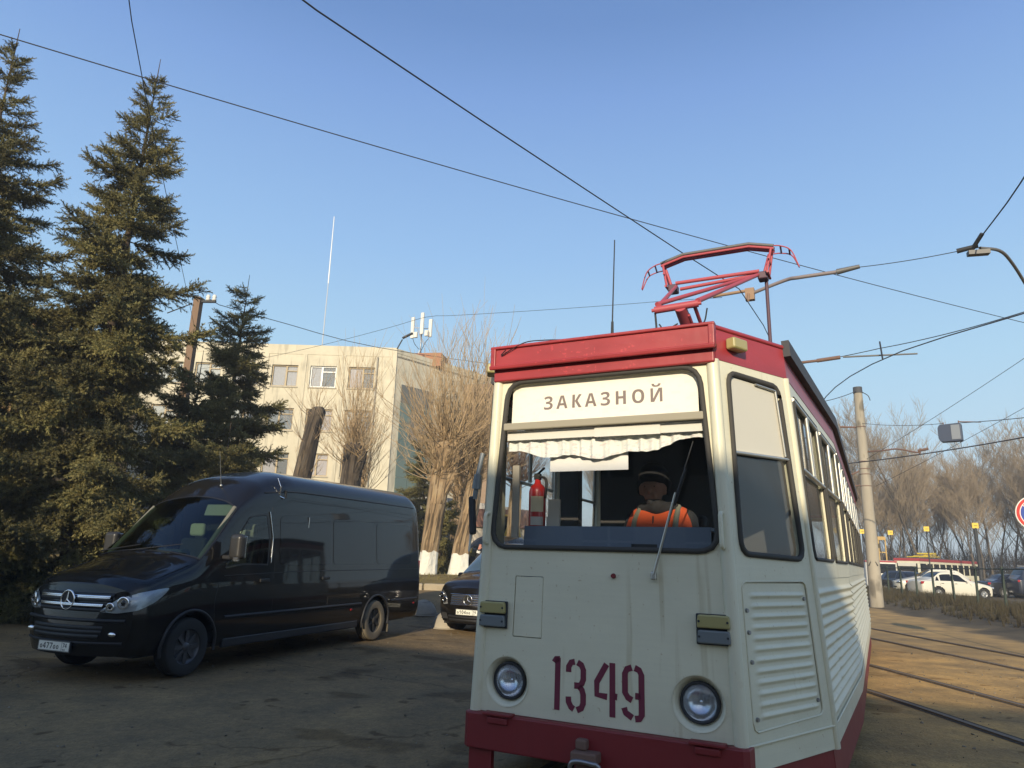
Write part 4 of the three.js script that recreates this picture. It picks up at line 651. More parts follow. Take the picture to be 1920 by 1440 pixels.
    part(hl, 'headlight_housing', fan(.012, .0), mat(.30, .33, .34, .3, { metalness: .6 })); part(hl, 'headlight_cover', fan(.018, .035), M.lens);
    for (const [x, y, r] of [[.61, .855, .05], [.745, .905, .072]]) { const f = L.front(x, y); f.z -= .006; part(hl, 'lamp_bowl', new THREE.LatheGeometry([[r, 0], [r * .8, .012], [r * .6, .0], [0, .004]].map(p => new THREE.Vector2(...p)), 20).rotateX(-PI / 2).rotateY(-s * .35).translate(s * (x + .01), y, f.z - .026), M.chrome); part(hl, 'lamp_globe', new THREE.SphereGeometry(r * .5, 14, 10).scale(1, 1, .6).translate(s * (x + .01), y, f.z - .022), M.tint); }
    const ff = L.front(.68, .55); part(van, 'fog_lamp', [new THREE.SphereGeometry(.05, 14, 8).scale(1.3, .6, .4).translate(s * .68, .55, ff.z - .012)], M.chrome);
    part(van, 'side_marker', [rb(.012, .03, .05, .01, s * 1.0, .58, 4.55)], M.tail); part(van, 'side_marker', [rb(.012, .03, .05, .01, s * .995, .58, 6.75)], M.tail);
    part(van, 'tail_lamp', rb(.05, .5, .06, .02, s * .92, 1.15, 7.0), M.tail);
  }
  // arch floor: dark underbody
  part(van, 'underbody', [bx(1.5, .2, 6.4, 0, .36, 3.6), bx(1.2, .5, 5.2, 0, .5, 3.6)], M.black);
  // grille and front details
  const bar = (y, w, m, h, d) => { const pts = []; for (let i = -10; i <= 10; i++) pts.push(L.front(i / 10 * w, y, d)); const c = new THREE.CatmullRomCurve3(pts); return new THREE.TubeGeometry(c, 40, h, 6); };
  const gr = new THREE.Group(); gr.name = 'grille'; van.add(gr);
  part(gr, 'grille_opening', [0, 1, 2, 3].map(i => bar(.815 + i * .055, .56 + i * .016, 0, .026, -.006)), M.black);
  part(gr, 'grille_bar', [bar(.965, .58, 0, .019, .014), bar(.951, .575, 0, .016, .014)], M.chrome); part(gr, 'grille_bar', [bar(.872, .52, 0, .018, .014), bar(.86, .515, 0, .015, .014)], M.chrome);
  const fz = L.front(0, .915, .035); part(gr, 'emblem', [starEmblem(.108, .011).rotateY(PI).translate(0, .915, fz.z)], M.chrome, 'three pointed star in a ring'); part(gr, 'emblem_disc', new THREE.CylinderGeometry(.1, .1, .02, 28).rotateX(PI / 2).translate(0, .915, fz.z + .012), M.black);
  part(van, 'bumper_intake', [bar(.52, .52, 0, .04, -.024), bar(.57, .55, 0, .04, -.024), bar(.615, .56, 0, .035, -.02)], M.black);
  part(van, 'bumper_lip', [bar(.70, .80, 0, .02, .006), bar(.45, .78, 0, .014, .004)], M.plastic);
  { const f = L.front(0, .385, .02), g = new THREE.PlaneGeometry(.52, .112).rotateY(PI).translate(.04, .395, f.z - .012); part(van, 'number_plate', g, mat(1, 1, 1, .5, { map: plateTex('о477оо', '74') }), 'plate reading о477оо 74'); part(van, 'plate_holder', rb(.54, .13, .02, .006, .04, .395, f.z + .002), M.black); }
  part(van, 'aerial', [rod(V(-.25, 2.46, 2.0), V(-.42, 2.92, 1.72), .006, .004, 5), new THREE.SphereGeometry(.02, 8, 6).translate(-.25, 2.46, 2.0)], M.alu);
  part(van, 'side_bracket', [rod(V(-.83, 2.35, 2.62), V(-.86, 2.5, 2.6), .012), rod(V(-.83, 2.35, 2.62), V(-.87, 2.32, 2.68), .012), rod(V(-.86, 2.48, 2.6), V(-.80, 2.62, 2.58), .006)], M.chrome);
  part(van, 'wiper', [rod(V(.2, 1.50, .96), V(-.6, 1.60, 1.08), .01, .006, 5), rod(V(.75, 1.48, .98), V(.05, 1.58, 1.0), .01, .006, 5)], M.black);
  part(van, 'bonnet_seam', [L.line([[.2, 6.2], [.5, 5.9], [.95, 5.9]], .001, .006, 1), L.line([[.2, 6.2], [.5, 5.9], [.95, 5.9]], .001, .006, -1)], M.black);
  // cab interior
  part(van, 'cab_floor', bx(1.7, .06, 2.4, 0, .75, 1.9), M.black);
  part(van, 'dashboard', [rb(1.6, .3, .42, .08, 0, 1.28, 1.42), rb(.5, .22, .2, .05, 0, 1.42, 1.5)], mat(.05, .06, .055, .7));
  for (const s of [-1, 1]) { const q = new THREE.Group(); q.name = 'front_seat'; van.add(q); part(q, 'seat_back', rb(.5, .7, .14, .06, s * .5, 1.35, 2.35, 0, .15), M.dark); part(q, 'seat_base', rb(.5, .16, .5, .05, s * .5, .95, 2.1), M.dark); part(q, 'headrest', rb(.28, .2, .1, .05, s * .5, 1.82, 2.42), mat(.62, .61, .5, .8)); }
  part(van, 'pale_seat_cover', rb(.30, .34, .02, .06, -.42, 1.70, 2.24, 0, .1, .12), mat(.72, .70, .56, .8));
  part(van, 'sun_visor', rb(.52, .17, .025, .02, -.42, 2.09, 1.86, 0, .3), mat(.42, .42, .36, .8));
  part(van, 'steering_wheel', new THREE.TorusGeometry(.19, .018, 8, 28).rotateX(-.5).translate(.45, 1.42, 1.72), M.black);
  part(van, 'bulkhead', bx(1.7, 1.7, .04, 0, 1.6, 2.75), mat(.035, .035, .033, .9));
  part(van, 'a_pillar_trim', [rod(V(.84, 1.4, 1.15), V(.76, 2.12, 1.78), .04, .04, 6), rod(V(-.84, 1.4, 1.15), V(-.76, 2.12, 1.78), .04, .04, 6)], mat(.16, .155, .12, .8));
}
// ---- second black people carrier, nose visible beside the tram
{
  const v = thing('black_minivan', 'black minivan with a wide chrome grille half hidden behind the tram', 'minivan', -7.52, .03, -13.0, PI - .02);
  const st = [
    [0, [[.66, .24, .26, .02], [.76, .34, .28, 0], [.82, .5, .28, 0], [.83, .64, .28, .02], [.82, .74, .28, .04], [.78, .82, .28, .07], [.70, .88, .26, .1], [.40, .93, .18, .12], [0, .945, .14, .14]]],
    [.4, [[.86, .24, .05], [.91, .36, .05], [.93, .54, .05], [.93, .74, .05], [.91, .88, .05], [.87, .97, .05], [.78, 1.03, .03], [.42, 1.08, 0], [0, 1.1, 0]]],
    [1.05, [[.9, .24], [.945, .38], [.955, .6], [.95, .82], [.925, 1.02], [.88, 1.12], [.8, 1.18], [.43, 1.24], [0, 1.26]]],
    [1.5, [[.9, .24], [.945, .38], [.955, .6], [.95, .85], [.925, 1.05], [.83, 1.4], [.74, 1.5], [.42, 1.57], [0, 1.59]]],
    [2.05, [[.9, .24], [.945, .38], [.955, .6], [.95, .85], [.925, 1.05], [.78, 1.7], [.66, 1.81], [.4, 1.87], [0, 1.885]]],
    [4.4, [[.9, .24], [.945, .38], [.955, .6], [.95, .85], [.925, 1.05], [.78, 1.72], [.66, 1.85], [.4, 1.92], [0, 1.935]]],
    [4.75, [[.86, .3], [.9, .42], [.91, .6], [.9, .85], [.87, 1.05], [.72, 1.6], [.6, 1.72], [.36, 1.78], [0, 1.79]]]];
  const L = new Loft(st), wr = .34;
  const ws = dens([[1.14, 5.5], [1.98, 5.6], [2.02, 8], [1.98, 10.4], [1.14, 10.5], [1.09, 8]], 5);
  const skip = (z, t, s, p) => min(hypot(p.z - .95, p.y - wr), hypot(p.z - 4.0, p.y - wr)) < .41 && t < 4;
  part(v, 'body', L.body(90, 50, skip), M.vanblack); part(v, 'windscreen', L.patch(ws, .006, 1, 6), phys(.05, .075, .075, .03, { clearcoat: 1 }));
  for (const s of [-1, 1]) {
    for (const [a, b, f] of [[1.75, 2.55, .3], [2.65, 3.5, 0], [3.6, 4.45, 0]]) part(v, 'side_window', L.patch(dens([[a, 4.1], [b, 4.1], [b, 4.85], [a + f, 4.85]], 5), .005, s, 5), M.tint);
    wheel(v, s * .83, wr, .95, wr, .22, s, M.tyre, mat(.3, .3, .31, .4, { metalness: .8 })); wheel(v, s * .83, wr, 4.0, wr, .22, s, M.tyre, mat(.3, .3, .31, .4, { metalness: .8 }));
    const hl = new THREE.Group(); hl.name = 'headlight'; v.add(hl);
    const o = dens([[.0, 3.0], [.02, 5.0], [.30, 5.5], [.42, 4.9], [.25, 3.6]], 4);
    const P = [[.54, .60], [.70, .58], [.84, .66], [.90, .80], [.88, .90], [.78, .87], [.62, .76]].map(([x, y]) => { const f = L.front(min(x, .78), y); return V(s * (x + .006), y, (x <= .78 ? f.z : lerp(f.z, .5, (x - .78) / .12)) - .014); }); void o;
    const c = P.reduce((a, p) => a.addScaledVector(p, 1 / P.length), V(0, 0, 0)); const mk = (push) => { const pos = []; for (let i = 0; i < P.length; i++) pos.push(P[i], P[(i + 1) % P.length], c.clone().add(V(s * push, 0, -push))); const g = new THREE.BufferGeometry(); g.setAttribute('position', new THREE.Float32BufferAttribute(pos.flatMap(q => [q.x, q.y, q.z]), 3)); g.computeVertexNormals(); return g; };
    part(hl, 'headlight_housing', mk(.0), mat(.7, .7, .7, .2, { metalness: .8 })); part(hl, 'headlight_cover', mk(.03).translate(0, 0, -.006), M.lens);
    for (const [x, y] of [[.66, .68], [.79, .76]]) { const f = L.front(min(x, .78), y); part(hl, 'lamp_bowl', new THREE.TorusGeometry(.05, .014, 6, 18).translate(s * x, y, f.z - .03), M.chrome); part(hl, 'lamp_globe', new THREE.SphereGeometry(.036, 12, 8).translate(s * x, y, f.z - .028), M.tint); }
    part(v, 'wing_mirror', rb(.2, .18, .12, .05, s * 1.06, 1.12, 1.45), M.vanblack); part(v, 'bumper_vent', bx(.2, .12, .03, s * .62, .36, L.front(.62, .36).z - .004), M.plastic);
  }
  const bar = (y, w, h, d) => { const pts = []; for (let i = -8; i <= 8; i++) pts.push(L.front(i / 8 * w, y, d)); return new THREE.TubeGeometry(new THREE.CatmullRomCurve3(pts), 32, h, 6); };
  const gr = new THREE.Group(); gr.name = 'grille'; v.add(gr); part(gr, 'grille_opening', [.62, .66, .70, .74, .78].map(y => bar(y, .46, .024, -.004)), M.dark); for (const y of [.625, .67, .715, .76]) part(gr, 'grille_bar', bar(y, .45, .011, .016), M.chrome); part(gr, 'grille_surround', [bar(.595, .46, .01, .016), bar(.80, .5, .01, .016)], M.chrome);
  const fz = L.front(0, .7, .045).z; part(gr, 'emblem', starEmblem(.1, .011).rotateY(PI).translate(0, .7, fz), M.chrome, 'three pointed star in a ring'); part(gr, 'emblem_disc', new THREE.CylinderGeometry(.092, .092, .02, 24).rotateX(PI / 2).translate(0, .7, fz + .012), M.black);
  { const z = L.front(0, .46, .02).z; part(v, 'number_plate', new THREE.PlaneGeometry(.52, .112).rotateY(PI).translate(0, .46, z - .012), mat(1, 1, 1, .5, { map: plateTex('о104оо', '74') }), 'plate reading о104оо'); part(v, 'plate_holder', rb(.54, .13, .02, .006, 0, .46, z), M.black); }
  part(v, 'bumper_intake', [bar(.3, .5, .03, -.012), bar(.36, .52, .03, -.012)], M.plastic); part(v, 'underbody', bx(1.5, .25, 4.2, 0, .32, 2.4), M.black);
}
// ---- parked cars beyond the fence
function makeCar(name, label, kind, paint, x, z, ry, group) {
  const c = thing(name, label, kind === 'suv' ? 'suv' : 'car', x, gh(x, z), z, ry, group), suv = kind === 'suv', wagon = kind !== 'sedan', dy = suv ? .22 : 0;
  const H = suv ? 1.72 : 1.46, S = (z_, yb, w, ybelt, ytop, wt, dzo = 0, dzc = 0) => [z_, [[w * .93, yb + dy * .5, dzo, dzc], [w * .985, yb + .14 + dy * .5, dzo, dzc], [w, .56 + dy * .7, dzo, dzc], [w * .99, ybelt - .12 + dy * .9, dzo, dzc], [w * .965, ybelt + dy, dzo, dzc], [wt, ytop - .06 + (ytop > 1.2 ? dy : dy * .95), dzo, dzc], [wt * .88, ytop - .015 + dy, dzo, dzc], [wt * .5, ytop + dy, dzo, dzc], [0, ytop + .012 + dy, dzo, dzc]]];
  const st = [S(0, .22, .66, .62, .70, .60, .2, 0), S(.3, .2, .80, .70, .78, .70, .05, .05), S(1.0, .19, .85, .84, .93, .74), S(1.35, .19, .855, .88, 1.02, .73), S(2.05, .19, .855, .90, H - .05, .60), S(2.4, .19, .855, .91, H, .58), ...(wagon ? [S(3.4, .19, .855, .92, H - .03, .58), S(3.95, .2, .84, .92, 1.1, .68), S(4.15, .24, .78, .88, .98, .66, -.05, 0)] : [S(2.95, .19, .855, .92, H - .02, .58), S(3.55, .19, .85, .94, 1.12, .66), S(3.8, .2, .845, .93, 1.02, .70), S(4.15, .22, .82, .90, .98, .68), S(4.3, .28, .74, .82, .92, .6, -.06, 0)])];
  const L = new Loft(st), wr = .31 + dy * .25, za = .8, zb = wagon ? 3.35 : 3.35;
  part(c, 'body', L.body(80, 36, (z_, t, s, p) => min(hypot(p.z - za, p.y - wr), hypot(p.z - zb, p.y - wr)) < wr + .055 && t < 4), paint);
  const ze = wagon ? 3.85 : 3.5;
  part(c, 'windscreen', L.patch(dens([[1.40, 5.2], [2.0, 5.2], [2.03, 8], [2.0, 10.8], [1.40, 10.8], [1.36, 8]], 4), .006, 1, 5), M.tint); part(c, 'rear_window', L.patch(dens([[wagon ? 3.42 : 3.0, 5.3], [ze, 5.4], [ze, 10.6], [wagon ? 3.42 : 3.0, 10.7]], 4), .006, 1, 5), M.tint);
  for (const s of [-1, 1]) {
    for (const [a, b, fa, fb] of [[1.62, 2.42, .42, 0], [2.52, 3.2, 0, -.06], [3.27, 3.5, 0, -.16]]) part(c, 'side_window', L.patch(dens([[a, 4.12], [b, 4.12], [b + fb, 4.82], [a + fa, 4.82]], 5), .006, s, 4), M.tint);
    for (const zc of [za, zb]) { wheel(c, s * .76, wr, zc, wr, .19, s, M.tyre, mat(.42, .42, .42, .35, { metalness: .8 }), 7); part(c, 'arch_liner', new THREE.CylinderGeometry(wr + .06, wr + .06, .4, 20, 1, true).rotateZ(PI / 2).translate(s * .6, wr, zc), M.black); }
    part(c, 'tail_lamp', rb(.08, .14, .22, .03, s * .77, .84 + dy, st[st.length - 1][0] - .12), M.tail); part(c, 'headlight', rb(.26, .12, .2, .05, s * .62, .64 + dy, .2, -s * .5), M.reflector);
    part(c, 'door_handle', rb(.02, .03, .15, .008, s * .85, .82 + dy, 2.35), M.dark); part(c, 'door_handle', rb(.02, .03, .15, .008, s * .85, .82 + dy, 3.1), M.dark); part(c, 'wing_mirror', rb(.14, .11, .1, .04, s * .93, .95 + dy, 1.75), paint);
    part(c, 'door_seam', [L.line([[1.55, 1], [1.5, 3], [1.6, 3.9]], 0, .006, s), L.line([[2.47, 1], [2.47, 3], [2.47, 4.8]], 0, .006, s), L.line([[3.2, 2.6], [3.25, 3], [3.22, 4.0]], 0, .006, s)], M.dark);
  }
  part(c, 'underbody', bx(1.2, .2, 3.7, 0, .3, 2.1), M.black); part(c, 'bumper_trim', rb(1.2, .08, .06, .03, 0, .36 + dy, .03), M.dark);
  if (suv) part(c, 'roof_rail', [rod(V(.55, H + dy + .04, 2.2), V(.55, H + dy + .04, 3.4), .02), rod(V(-.55, H + dy + .04, 2.2), V(-.55, H + dy + .04, 3.4), .02)], M.alu);
  return c;
}
{
  const dirtT = tex(256, 256, (u, v) => { const k = 1 - .10 * fbm(u * 5, v * 5, 4, 5); return [k, k * .985, k * .95]; });
  const white = phys(.66, .64, .58, .35, { clearcoat: .6, map: dirtT }), dark = phys(.012, .013, .018, .3, { clearcoat: 1 }), navy = phys(.015, .02, .035, .3, { clearcoat: 1 }), G = 'cars parked beyond the fence';
  const dirn = atan2(-(5.53 - 1.44), -(-50.05 + 47.95)); // rear -> front runs to the right; local +z points to the rear
  makeCar('white_sedan', 'white sedan with a muddy lower body parked behind the fence posts', 'sedan', white, 5.53, -50.0, dirn, G);
  makeCar('white_hatchback', 'white hatchback partly hidden by the thick concrete pole', 'hatch', white, .75, -52.2, dirn - PI - .25, G);
  makeCar('dark_hatchback', 'dark hatchback between the concrete pole and the white sedan', 'hatch', dark, 3.1, -52.4, dirn - 1.35, G);
  makeCar('dark_suv', 'dark estate with pale roof rails at the right edge of the picture', 'suv', navy, 11.3, -56.6, dirn - .15, G);
  makeCar('black_sedan', 'black sedan parked behind the white sedan', 'sedan', dark, 9.6, -58, dirn, G);
  makeCar('blue_car', 'blue car in the shade between the two whitewashed trunks', 'hatch', navy, -17.0, -28.5, 1.2);
}
// ---------------------------------------------------------------- trees
const barkT = tex(256, 512, (u, v) => { const k = .7 + .55 * fbm(u * 14, v * 5, 5, 0) - .35 * ss(.5, .62, fbm(u * 22 + 3, v * 3.5 + fbm(u * 6, v * 6, 2), 3)); return [k, k * .97, k * .93]; });
const barkB = tex(256, 512, (u, v) => fbm(u * 22 + 3, v * 4 + fbm(u * 6, v * 6, 2), 4), false);
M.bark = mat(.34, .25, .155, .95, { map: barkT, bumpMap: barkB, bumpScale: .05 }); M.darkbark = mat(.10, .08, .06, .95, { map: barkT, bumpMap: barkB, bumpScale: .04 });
M.twig = mat(.42, .30, .17, .85); M.twigred = mat(.34, .23, .17, .85); M.wash = mat(.70, .68, .60, .9, { bumpMap: barkB, bumpScale: .04 }); M.sprucebark = mat(.06, .042, .03, .95);
M.farwood = mat(.10, .08, .06, .9); M.fartwig = mat(.31, .24, .16, .9);
// spruce: a sprig of needles copied along drooping boughs
const sprig = (() => {
  const R = rng(77), p = [], q = V(0, 0, 0);
  const needle = (o, d, l, w) => { const s = V(R() - .5, R() - .5, R() - .5).cross(d).normalize().multiplyScalar(w); const t = o.clone().addScaledVector(d, l); for (const v of [o.clone().add(s), o.clone().sub(s), t]) p.push(v.x, v.y, v.z); };
  const shoot = (a, b, n, len) => { const ax = b.clone().sub(a).normalize(); for (let i = 0; i < n; i++) { const t = i / n, o = a.clone().lerp(b, t), r = V(R() - .5, R() - .5, R() - .5).cross(ax).normalize(); needle(o, r.multiplyScalar(.75).addScaledVector(ax, .66).normalize(), len * (1.1 - .35 * t), .027); } void q; };
  shoot(V(0, 0, 0), V(0, 1, 0), 46, .19); shoot(V(0, .25, 0), V(.34, .62, .05), 20, .14); shoot(V(0, .3, 0), V(-.32, .68, -.05), 20, .14);
  const g = new THREE.BufferGeometry(); g.setAttribute('position', new THREE.Float32BufferAttribute(p, 3)); g.computeVertexNormals(); return g;
})();
M.needle = mat(.16, .15, .055, .75);
function spruce(label, x, z, H, opts = {}) {
  const R = rng(opts.seed ?? 5), t = thing('spruce', label, 'tree', x, gh(x, z) - .05, z, 0, opts.group ?? 'spruces beside the van'), rad = opts.rad ?? ((k) => .18 + 2.9 * pow(k, .82)), lean = V((R() - .5) * .3, 0, (R() - .5) * .3);
  const axis = (y) => V(lean.x * y / H, y, lean.z * y / H), tb = new TB(), wood = new TB();
  const N = 14, pts = [], rr = []; for (let i = 0; i <= N; i++) { const y = H * i / N; pts.push(axis(y)); rr.push(max(.008, .02 * (1 - i / N) * H * .75)); } tb.tube(pts, rr, 8);
  part(t, 'trunk', tb.build(), M.sprucebark);
  const mats = [], m4 = new THREE.Matrix4(), qt = new THREE.Quaternion(), up = V(0, 1, 0);
  const tones = []; let sc = 1, tone = 1; const put = (p, d, s) => { s *= sc; tones.push(tone); qt.setFromUnitVectors(up, d); const roll = new THREE.Quaternion().setFromAxisAngle(d, R() * 6.28); m4.compose(p, roll.multiply(qt), V(s, s, s)); mats.push(m4.clone()); };
  const bottom = opts.bottom ?? .9;
  for (let y = bottom; y < H - .6;) {
    const k = (H - y) / (H - bottom); sc = lerp(.62, 1.22, ss(.02, .5, k)); const nb = (k > .45 ? 6 : k > .2 ? 4 : 3) + floor(R() * 2.6);
    for (let b = 0; b < nb; b++) {
      tone = .55 + .75 * R(); const az = (b + R() * .9) / nb * 2 * PI, len = rad(k) * (.42 + .75 * R()) * (R() < .2 ? .55 : 1), el = lerp(.75, -.28, pow(k, .55)) + (R() - .5) * .25, o = axis(y + (R() - .5) * .2);
      const n = max(3, Math.ceil(len / .15)), path = []; let p = o.clone(), e = el; const st = len / n;
      for (let i = 0; i <= n; i++) { path.push(p.clone()); const s = i / n; e += (s < .5 ? -.05 : .09) * (1.2 * st / .15) * (.6 + k); p = p.clone().add(V(cos(az) * cos(e), sin(e), sin(az) * cos(e)).multiplyScalar(st)); az; }
      wood.tube(path, path.map((_, i) => max(.004, .018 * (1 - i / n) * min(1.6, len))), 3);
      for (let i = Math.max(1, floor(n * (k > .3 ? .14 : 0))); i <= n; i++) {
        const s = i / n, q = path[i], d = path[i].clone().sub(path[i - 1]).normalize(), side = V(-sin(az), 0, cos(az)), tl = (.16 + .42 * pow(1 - s, .8) * min(1, len / 1.6)) * (.7 + .6 * R());
        for (const sg of [-1, 1]) {
          const dd = d.clone().multiplyScalar(.75).addScaledVector(side, sg * (.6 + .3 * R())).add(V(0, (R() - .62) * .5, 0)).normalize(), m = max(1, Math.round(tl / .17));
          for (let j = 0; j < m; j++) { const o2 = q.clone().addScaledVector(dd, j * .16).add(V(0, -.03 * j * j, 0)); put(o2, dd.clone().add(V((R() - .5) * .5, (R() - .5) * .5, (R() - .5) * .5)).normalize(), .26 + .13 * R()); if (R() < .45) put(o2, d.clone().add(V((R() - .5), -.7 * R() + .1, (R() - .5))).normalize(), .21 + .1 * R()); }
        }
        put(q, d.clone().add(V(0, .25, 0)).normalize(), .28 + .1 * R()); if (R() < .8) put(q, V(d.x * .6 + (R() - .5) * .6, .6, d.z * .6 + (R() - .5) * .6).normalize(), .2 + .08 * R());
      }
    }
    y += lerp(.2, .50, k) * (.75 + .5 * R());
  }
  sc = 1; for (let q = 0; q < 7; q++) { const a = q * .9 + R(); put(axis(H - .66 - .05 * q), V(cos(a) * .75, .6, sin(a) * .75).normalize(), .2 + .05 * R()); }
  for (let y = H - 1.3; y < H - .75; y += .1) { const a = R() * 6.28; put(axis(y), V(cos(a) * .6, .75, sin(a) * .6).normalize(), .15); }
  wood.tube([axis(H - 1.2), axis(H - .5), axis(H + .12)], [.022, .016, .008], 4);
  const im = new THREE.InstancedMesh(sprig, M.needle, mats.length); im.name = 'crown'; const c = new THREE.Color(); mats.forEach((m, i) => { im.setMatrixAt(i, m); const v = tones[i] * (.75 + .5 * R()), w = R() * .25; c.setRGB(v * (1 + w * .5), v, v * (1 - w * .5)); im.setColorAt(i, c); }); im.userData.kind = 'stuff'; t.add(im);
  part(t, 'bough', wood.build(), M.sprucebark);
  return t;
}
spruce('tall spruce with a bare tip rising directly behind the van bonnet', -15.36, -9.54, 13.65, { seed: 12, rad: (k) => .04 + 3.6 * pow(k, 1.0), bottom: .7 });
spruce('tall bushy spruce cut off by the left picture edge', -17.2, -7.35, 13.3, { seed: 31, rad: (k) => .06 + 3.5 * pow(k, .95), bottom: .7 });
spruce('short dark spruce in front of the pale office block', -17.26, -14.75, 9.5, { seed: 44, rad: (k) => .12 + 2.3 * pow(k, .8), bottom: .8 });
spruce('broad spruce standing behind and between the two tall ones', -20.6, -10.6, 9.4, { seed: 58, rad: (k) => .2 + 3.3 * pow(k, .8), bottom: .6 });
spruce('low spruce hugging the left edge beside the van nose', -15.0, -4.6, 5.2, { seed: 71, rad: (k) => .2 + 2.2 * pow(k, .8), bottom: .4 });
spruce('spruce filling the gap between the tallest spruce and the short dark one', -16.9, -13.2, 6.7, { seed: 62, rad: (k) => .2 + 2.8 * pow(k, .75), bottom: .4 });
spruce('squat dark spruce rising just over the van roof', -14.6, -12.6, 4.6, { seed: 66, rad: (k) => .2 + 2.0 * pow(k, .7), bottom: .3 });
spruce('small snow dusted looking spruce behind the left whitewashed trunk', -16.55, -26.0, 3.6, { seed: 83, rad: (k) => .15 + 1.3 * pow(k, .8), bottom: .3, group: 'spruces on the lawn' }).userData.label = 'small spruce behind the left whitewashed trunk';
spruce('dark spruce beside the flank of the office block', -21.5, -32.0, 7.4, { seed: 90, rad: (k) => .15 + 1.9 * pow(k, .8), bottom: .5, group: 'spruces on the lawn' });

// bare, cut-back trees with long whips
function noisyTrunk(pts, rad, R, n = 14) { // ribbed tube with uv
  const c = new THREE.CatmullRomCurve3(pts), m = 26, g = gridGeo(n, m, (a, b) => { const p = c.getPoint(b), th = -a * 2 * PI, r = lerp(rad[0], rad[1], b) * (1 + .10 * sin(th * 3 + b * 5 + R) + .06 * sin(th * 7 - b * 3 + R)) * (b < .12 ? 1 + (.12 - b) * 1.2 : 1) * (1 + .14 * ss(.86, 1, b)) * (b > .999 ? .55 : 1); return V(p.x + cos(th) * r, p.y, p.z + sin(th) * r); });
  const u = g.attributes.uv; for (let i = 0; i < u.count; i++) u.setXY(i, u.getX(i) * 1.5, u.getY(i) * 2.2); return g;
}
function whips(tb, heads, R, n, len, spread_, flat = .3) {
  for (let i = 0; i < n; i++) {
    const o = heads[floor(R() * heads.length)], az = R() * 2 * PI, out = pow(R(), .8) * spread_, d = V(cos(az) * out, .22 + R() * (1 - flat * out), sin(az) * out).normalize(), L = len * (.45 + .7 * R()), n_ = 6, pts = [o.clone().add(V((R() - .5) * .3, (R() - .5) * .4, (R() - .5) * .3))]; let p = pts[0].clone(), dd = d.clone();
    for (let k = 0; k < n_; k++) { dd.add(V((R() - .5) * .42, .10 + .06 * R(), (R() - .5) * .42)).normalize(); p = p.clone().addScaledVector(dd, L / n_); pts.push(p.clone()); }
    const r0 = .013 + .014 * R(); tb.tube(pts, pts.map((_, k) => r0 * (1 - .8 * k / n_)), 3);
    const subs = 2 + floor(R() * 4); for (let q = 0; q < subs; q++) { const k = 1 + floor(R() * (n_ - 1)), b0 = pts[k], bd = pts[k + 1].clone().sub(b0).normalize().add(V((R() - .5) * 1.3, .1 + (R() - .3) * .6, (R() - .5) * 1.3)).normalize(), l2 = L * .3 * (.5 + R()), P2 = [b0]; let pp = b0.clone(); for (let s = 0; s < 3; s++) { bd.add(V((R() - .5) * .2, .09, (R() - .5) * .2)).normalize(); pp = pp.clone().addScaledVector(bd, l2 / 3); P2.push(pp.clone()); } tb.tube(P2, [r0 * .5, r0 * .4, r0 * .3, r0 * .2], 3); }
  }
}
function pollard(label, x, z, trunkPts, rad, o) {
  const y0 = gh(x, z) - .08, t = thing('pollard_tree', label, 'tree', x, y0, z, 0, 'cut back bare trees on the lawn'), R = rng(o.seed);
  part(t, 'trunk', noisyTrunk(trunkPts.map(p => V(...p)), rad, o.seed, 18), o.bark ?? M.bark);
  if (o.wash) { const c = new THREE.CatmullRomCurve3(trunkPts.map(p => V(...p))); const g = gridGeo(18, 10, (a, b) => { const q = b * o.wash, p = c.getPoint(q), th = -a * 2 * PI, r = lerp(rad[0], rad[1], q) * (1 + .10 * sin(th * 3 + q * 5 + o.seed) + .06 * sin(th * 7 - q * 3 + o.seed)) * (q < .12 ? 1 + (.12 - q) * 1.2 : 1) + .008 + (b > .9 ? .004 * sin(th * 9) : 0); return V(p.x + cos(th) * r, p.y + (b > .95 ? .05 * sin(th * 5) : 0), p.z + sin(th) * r); }); part(t, 'whitewash', g, M.wash); }
  if (o.fork) o.fork.forEach(f => part(t, 'limb', noisyTrunk(f.p.map(p => V(...p)), f.r, o.seed + 2, 12), o.bark ?? M.bark));
  const tb = new TB(); for (const w of o.whips) whips(tb, w.heads.map(h => V(...h)), R, w.n, w.len, w.out, w.flat ?? .3); part(t, 'whips', tb.build(), o.twig ?? M.twig);
  return t;
}
// the two whitewashed trunks
pollard('thick cut back tree with whitewashed base standing just behind the van tail', -15.0, -22.7, [[0, 0, 0], [.12, 1.4, -.06], [.3, 2.9, -.1], [.42, 4.2, -.12], [.5, 5.0, -.1]], [.33, .37], { seed: 3, wash: .16, fork: [{ p: [[.25, 2.6, -.1], [.75, 3.6, -.2], [.95, 4.7, -.25]], r: [.2, .17] }], whips: [{ heads: [[.45, 4.6, -.1], [.5, 5.0, -.1], [.35, 4.2, -.1], [.55, 5.1, -.1]], n: 130, len: 3.9, out: 2.0, flat: .62 }, { heads: [[.5, 5, -.1], [.95, 4.8, -.25]], n: 60, len: 5.0, out: .45 }, { heads: [[.2, 3.6, -.1], [.4, 3.9, -.1]], n: 60, len: 2.0, out: 1.8, flat: .8 }] });
pollard('cut back tree with whitewashed base close to the left edge of the tram', -14.45, -24.1, [[0, 0, 0], [.08, 1.3, -.05], [.3, 2.6, -.2], [.42, 3.9, -.3], [.55, 4.9, -.35]], [.35, .28], { seed: 8, wash: .16, whips: [{ heads: [[.45, 4.2, -.3], [.55, 4.8, -.35], [.4, 3.7, -.3]], n: 120, len: 3.2, out: 2.1, flat: .7 }, { heads: [[.55, 4.9, -.35]], n: 50, len: 5.0, out: .42 }] });
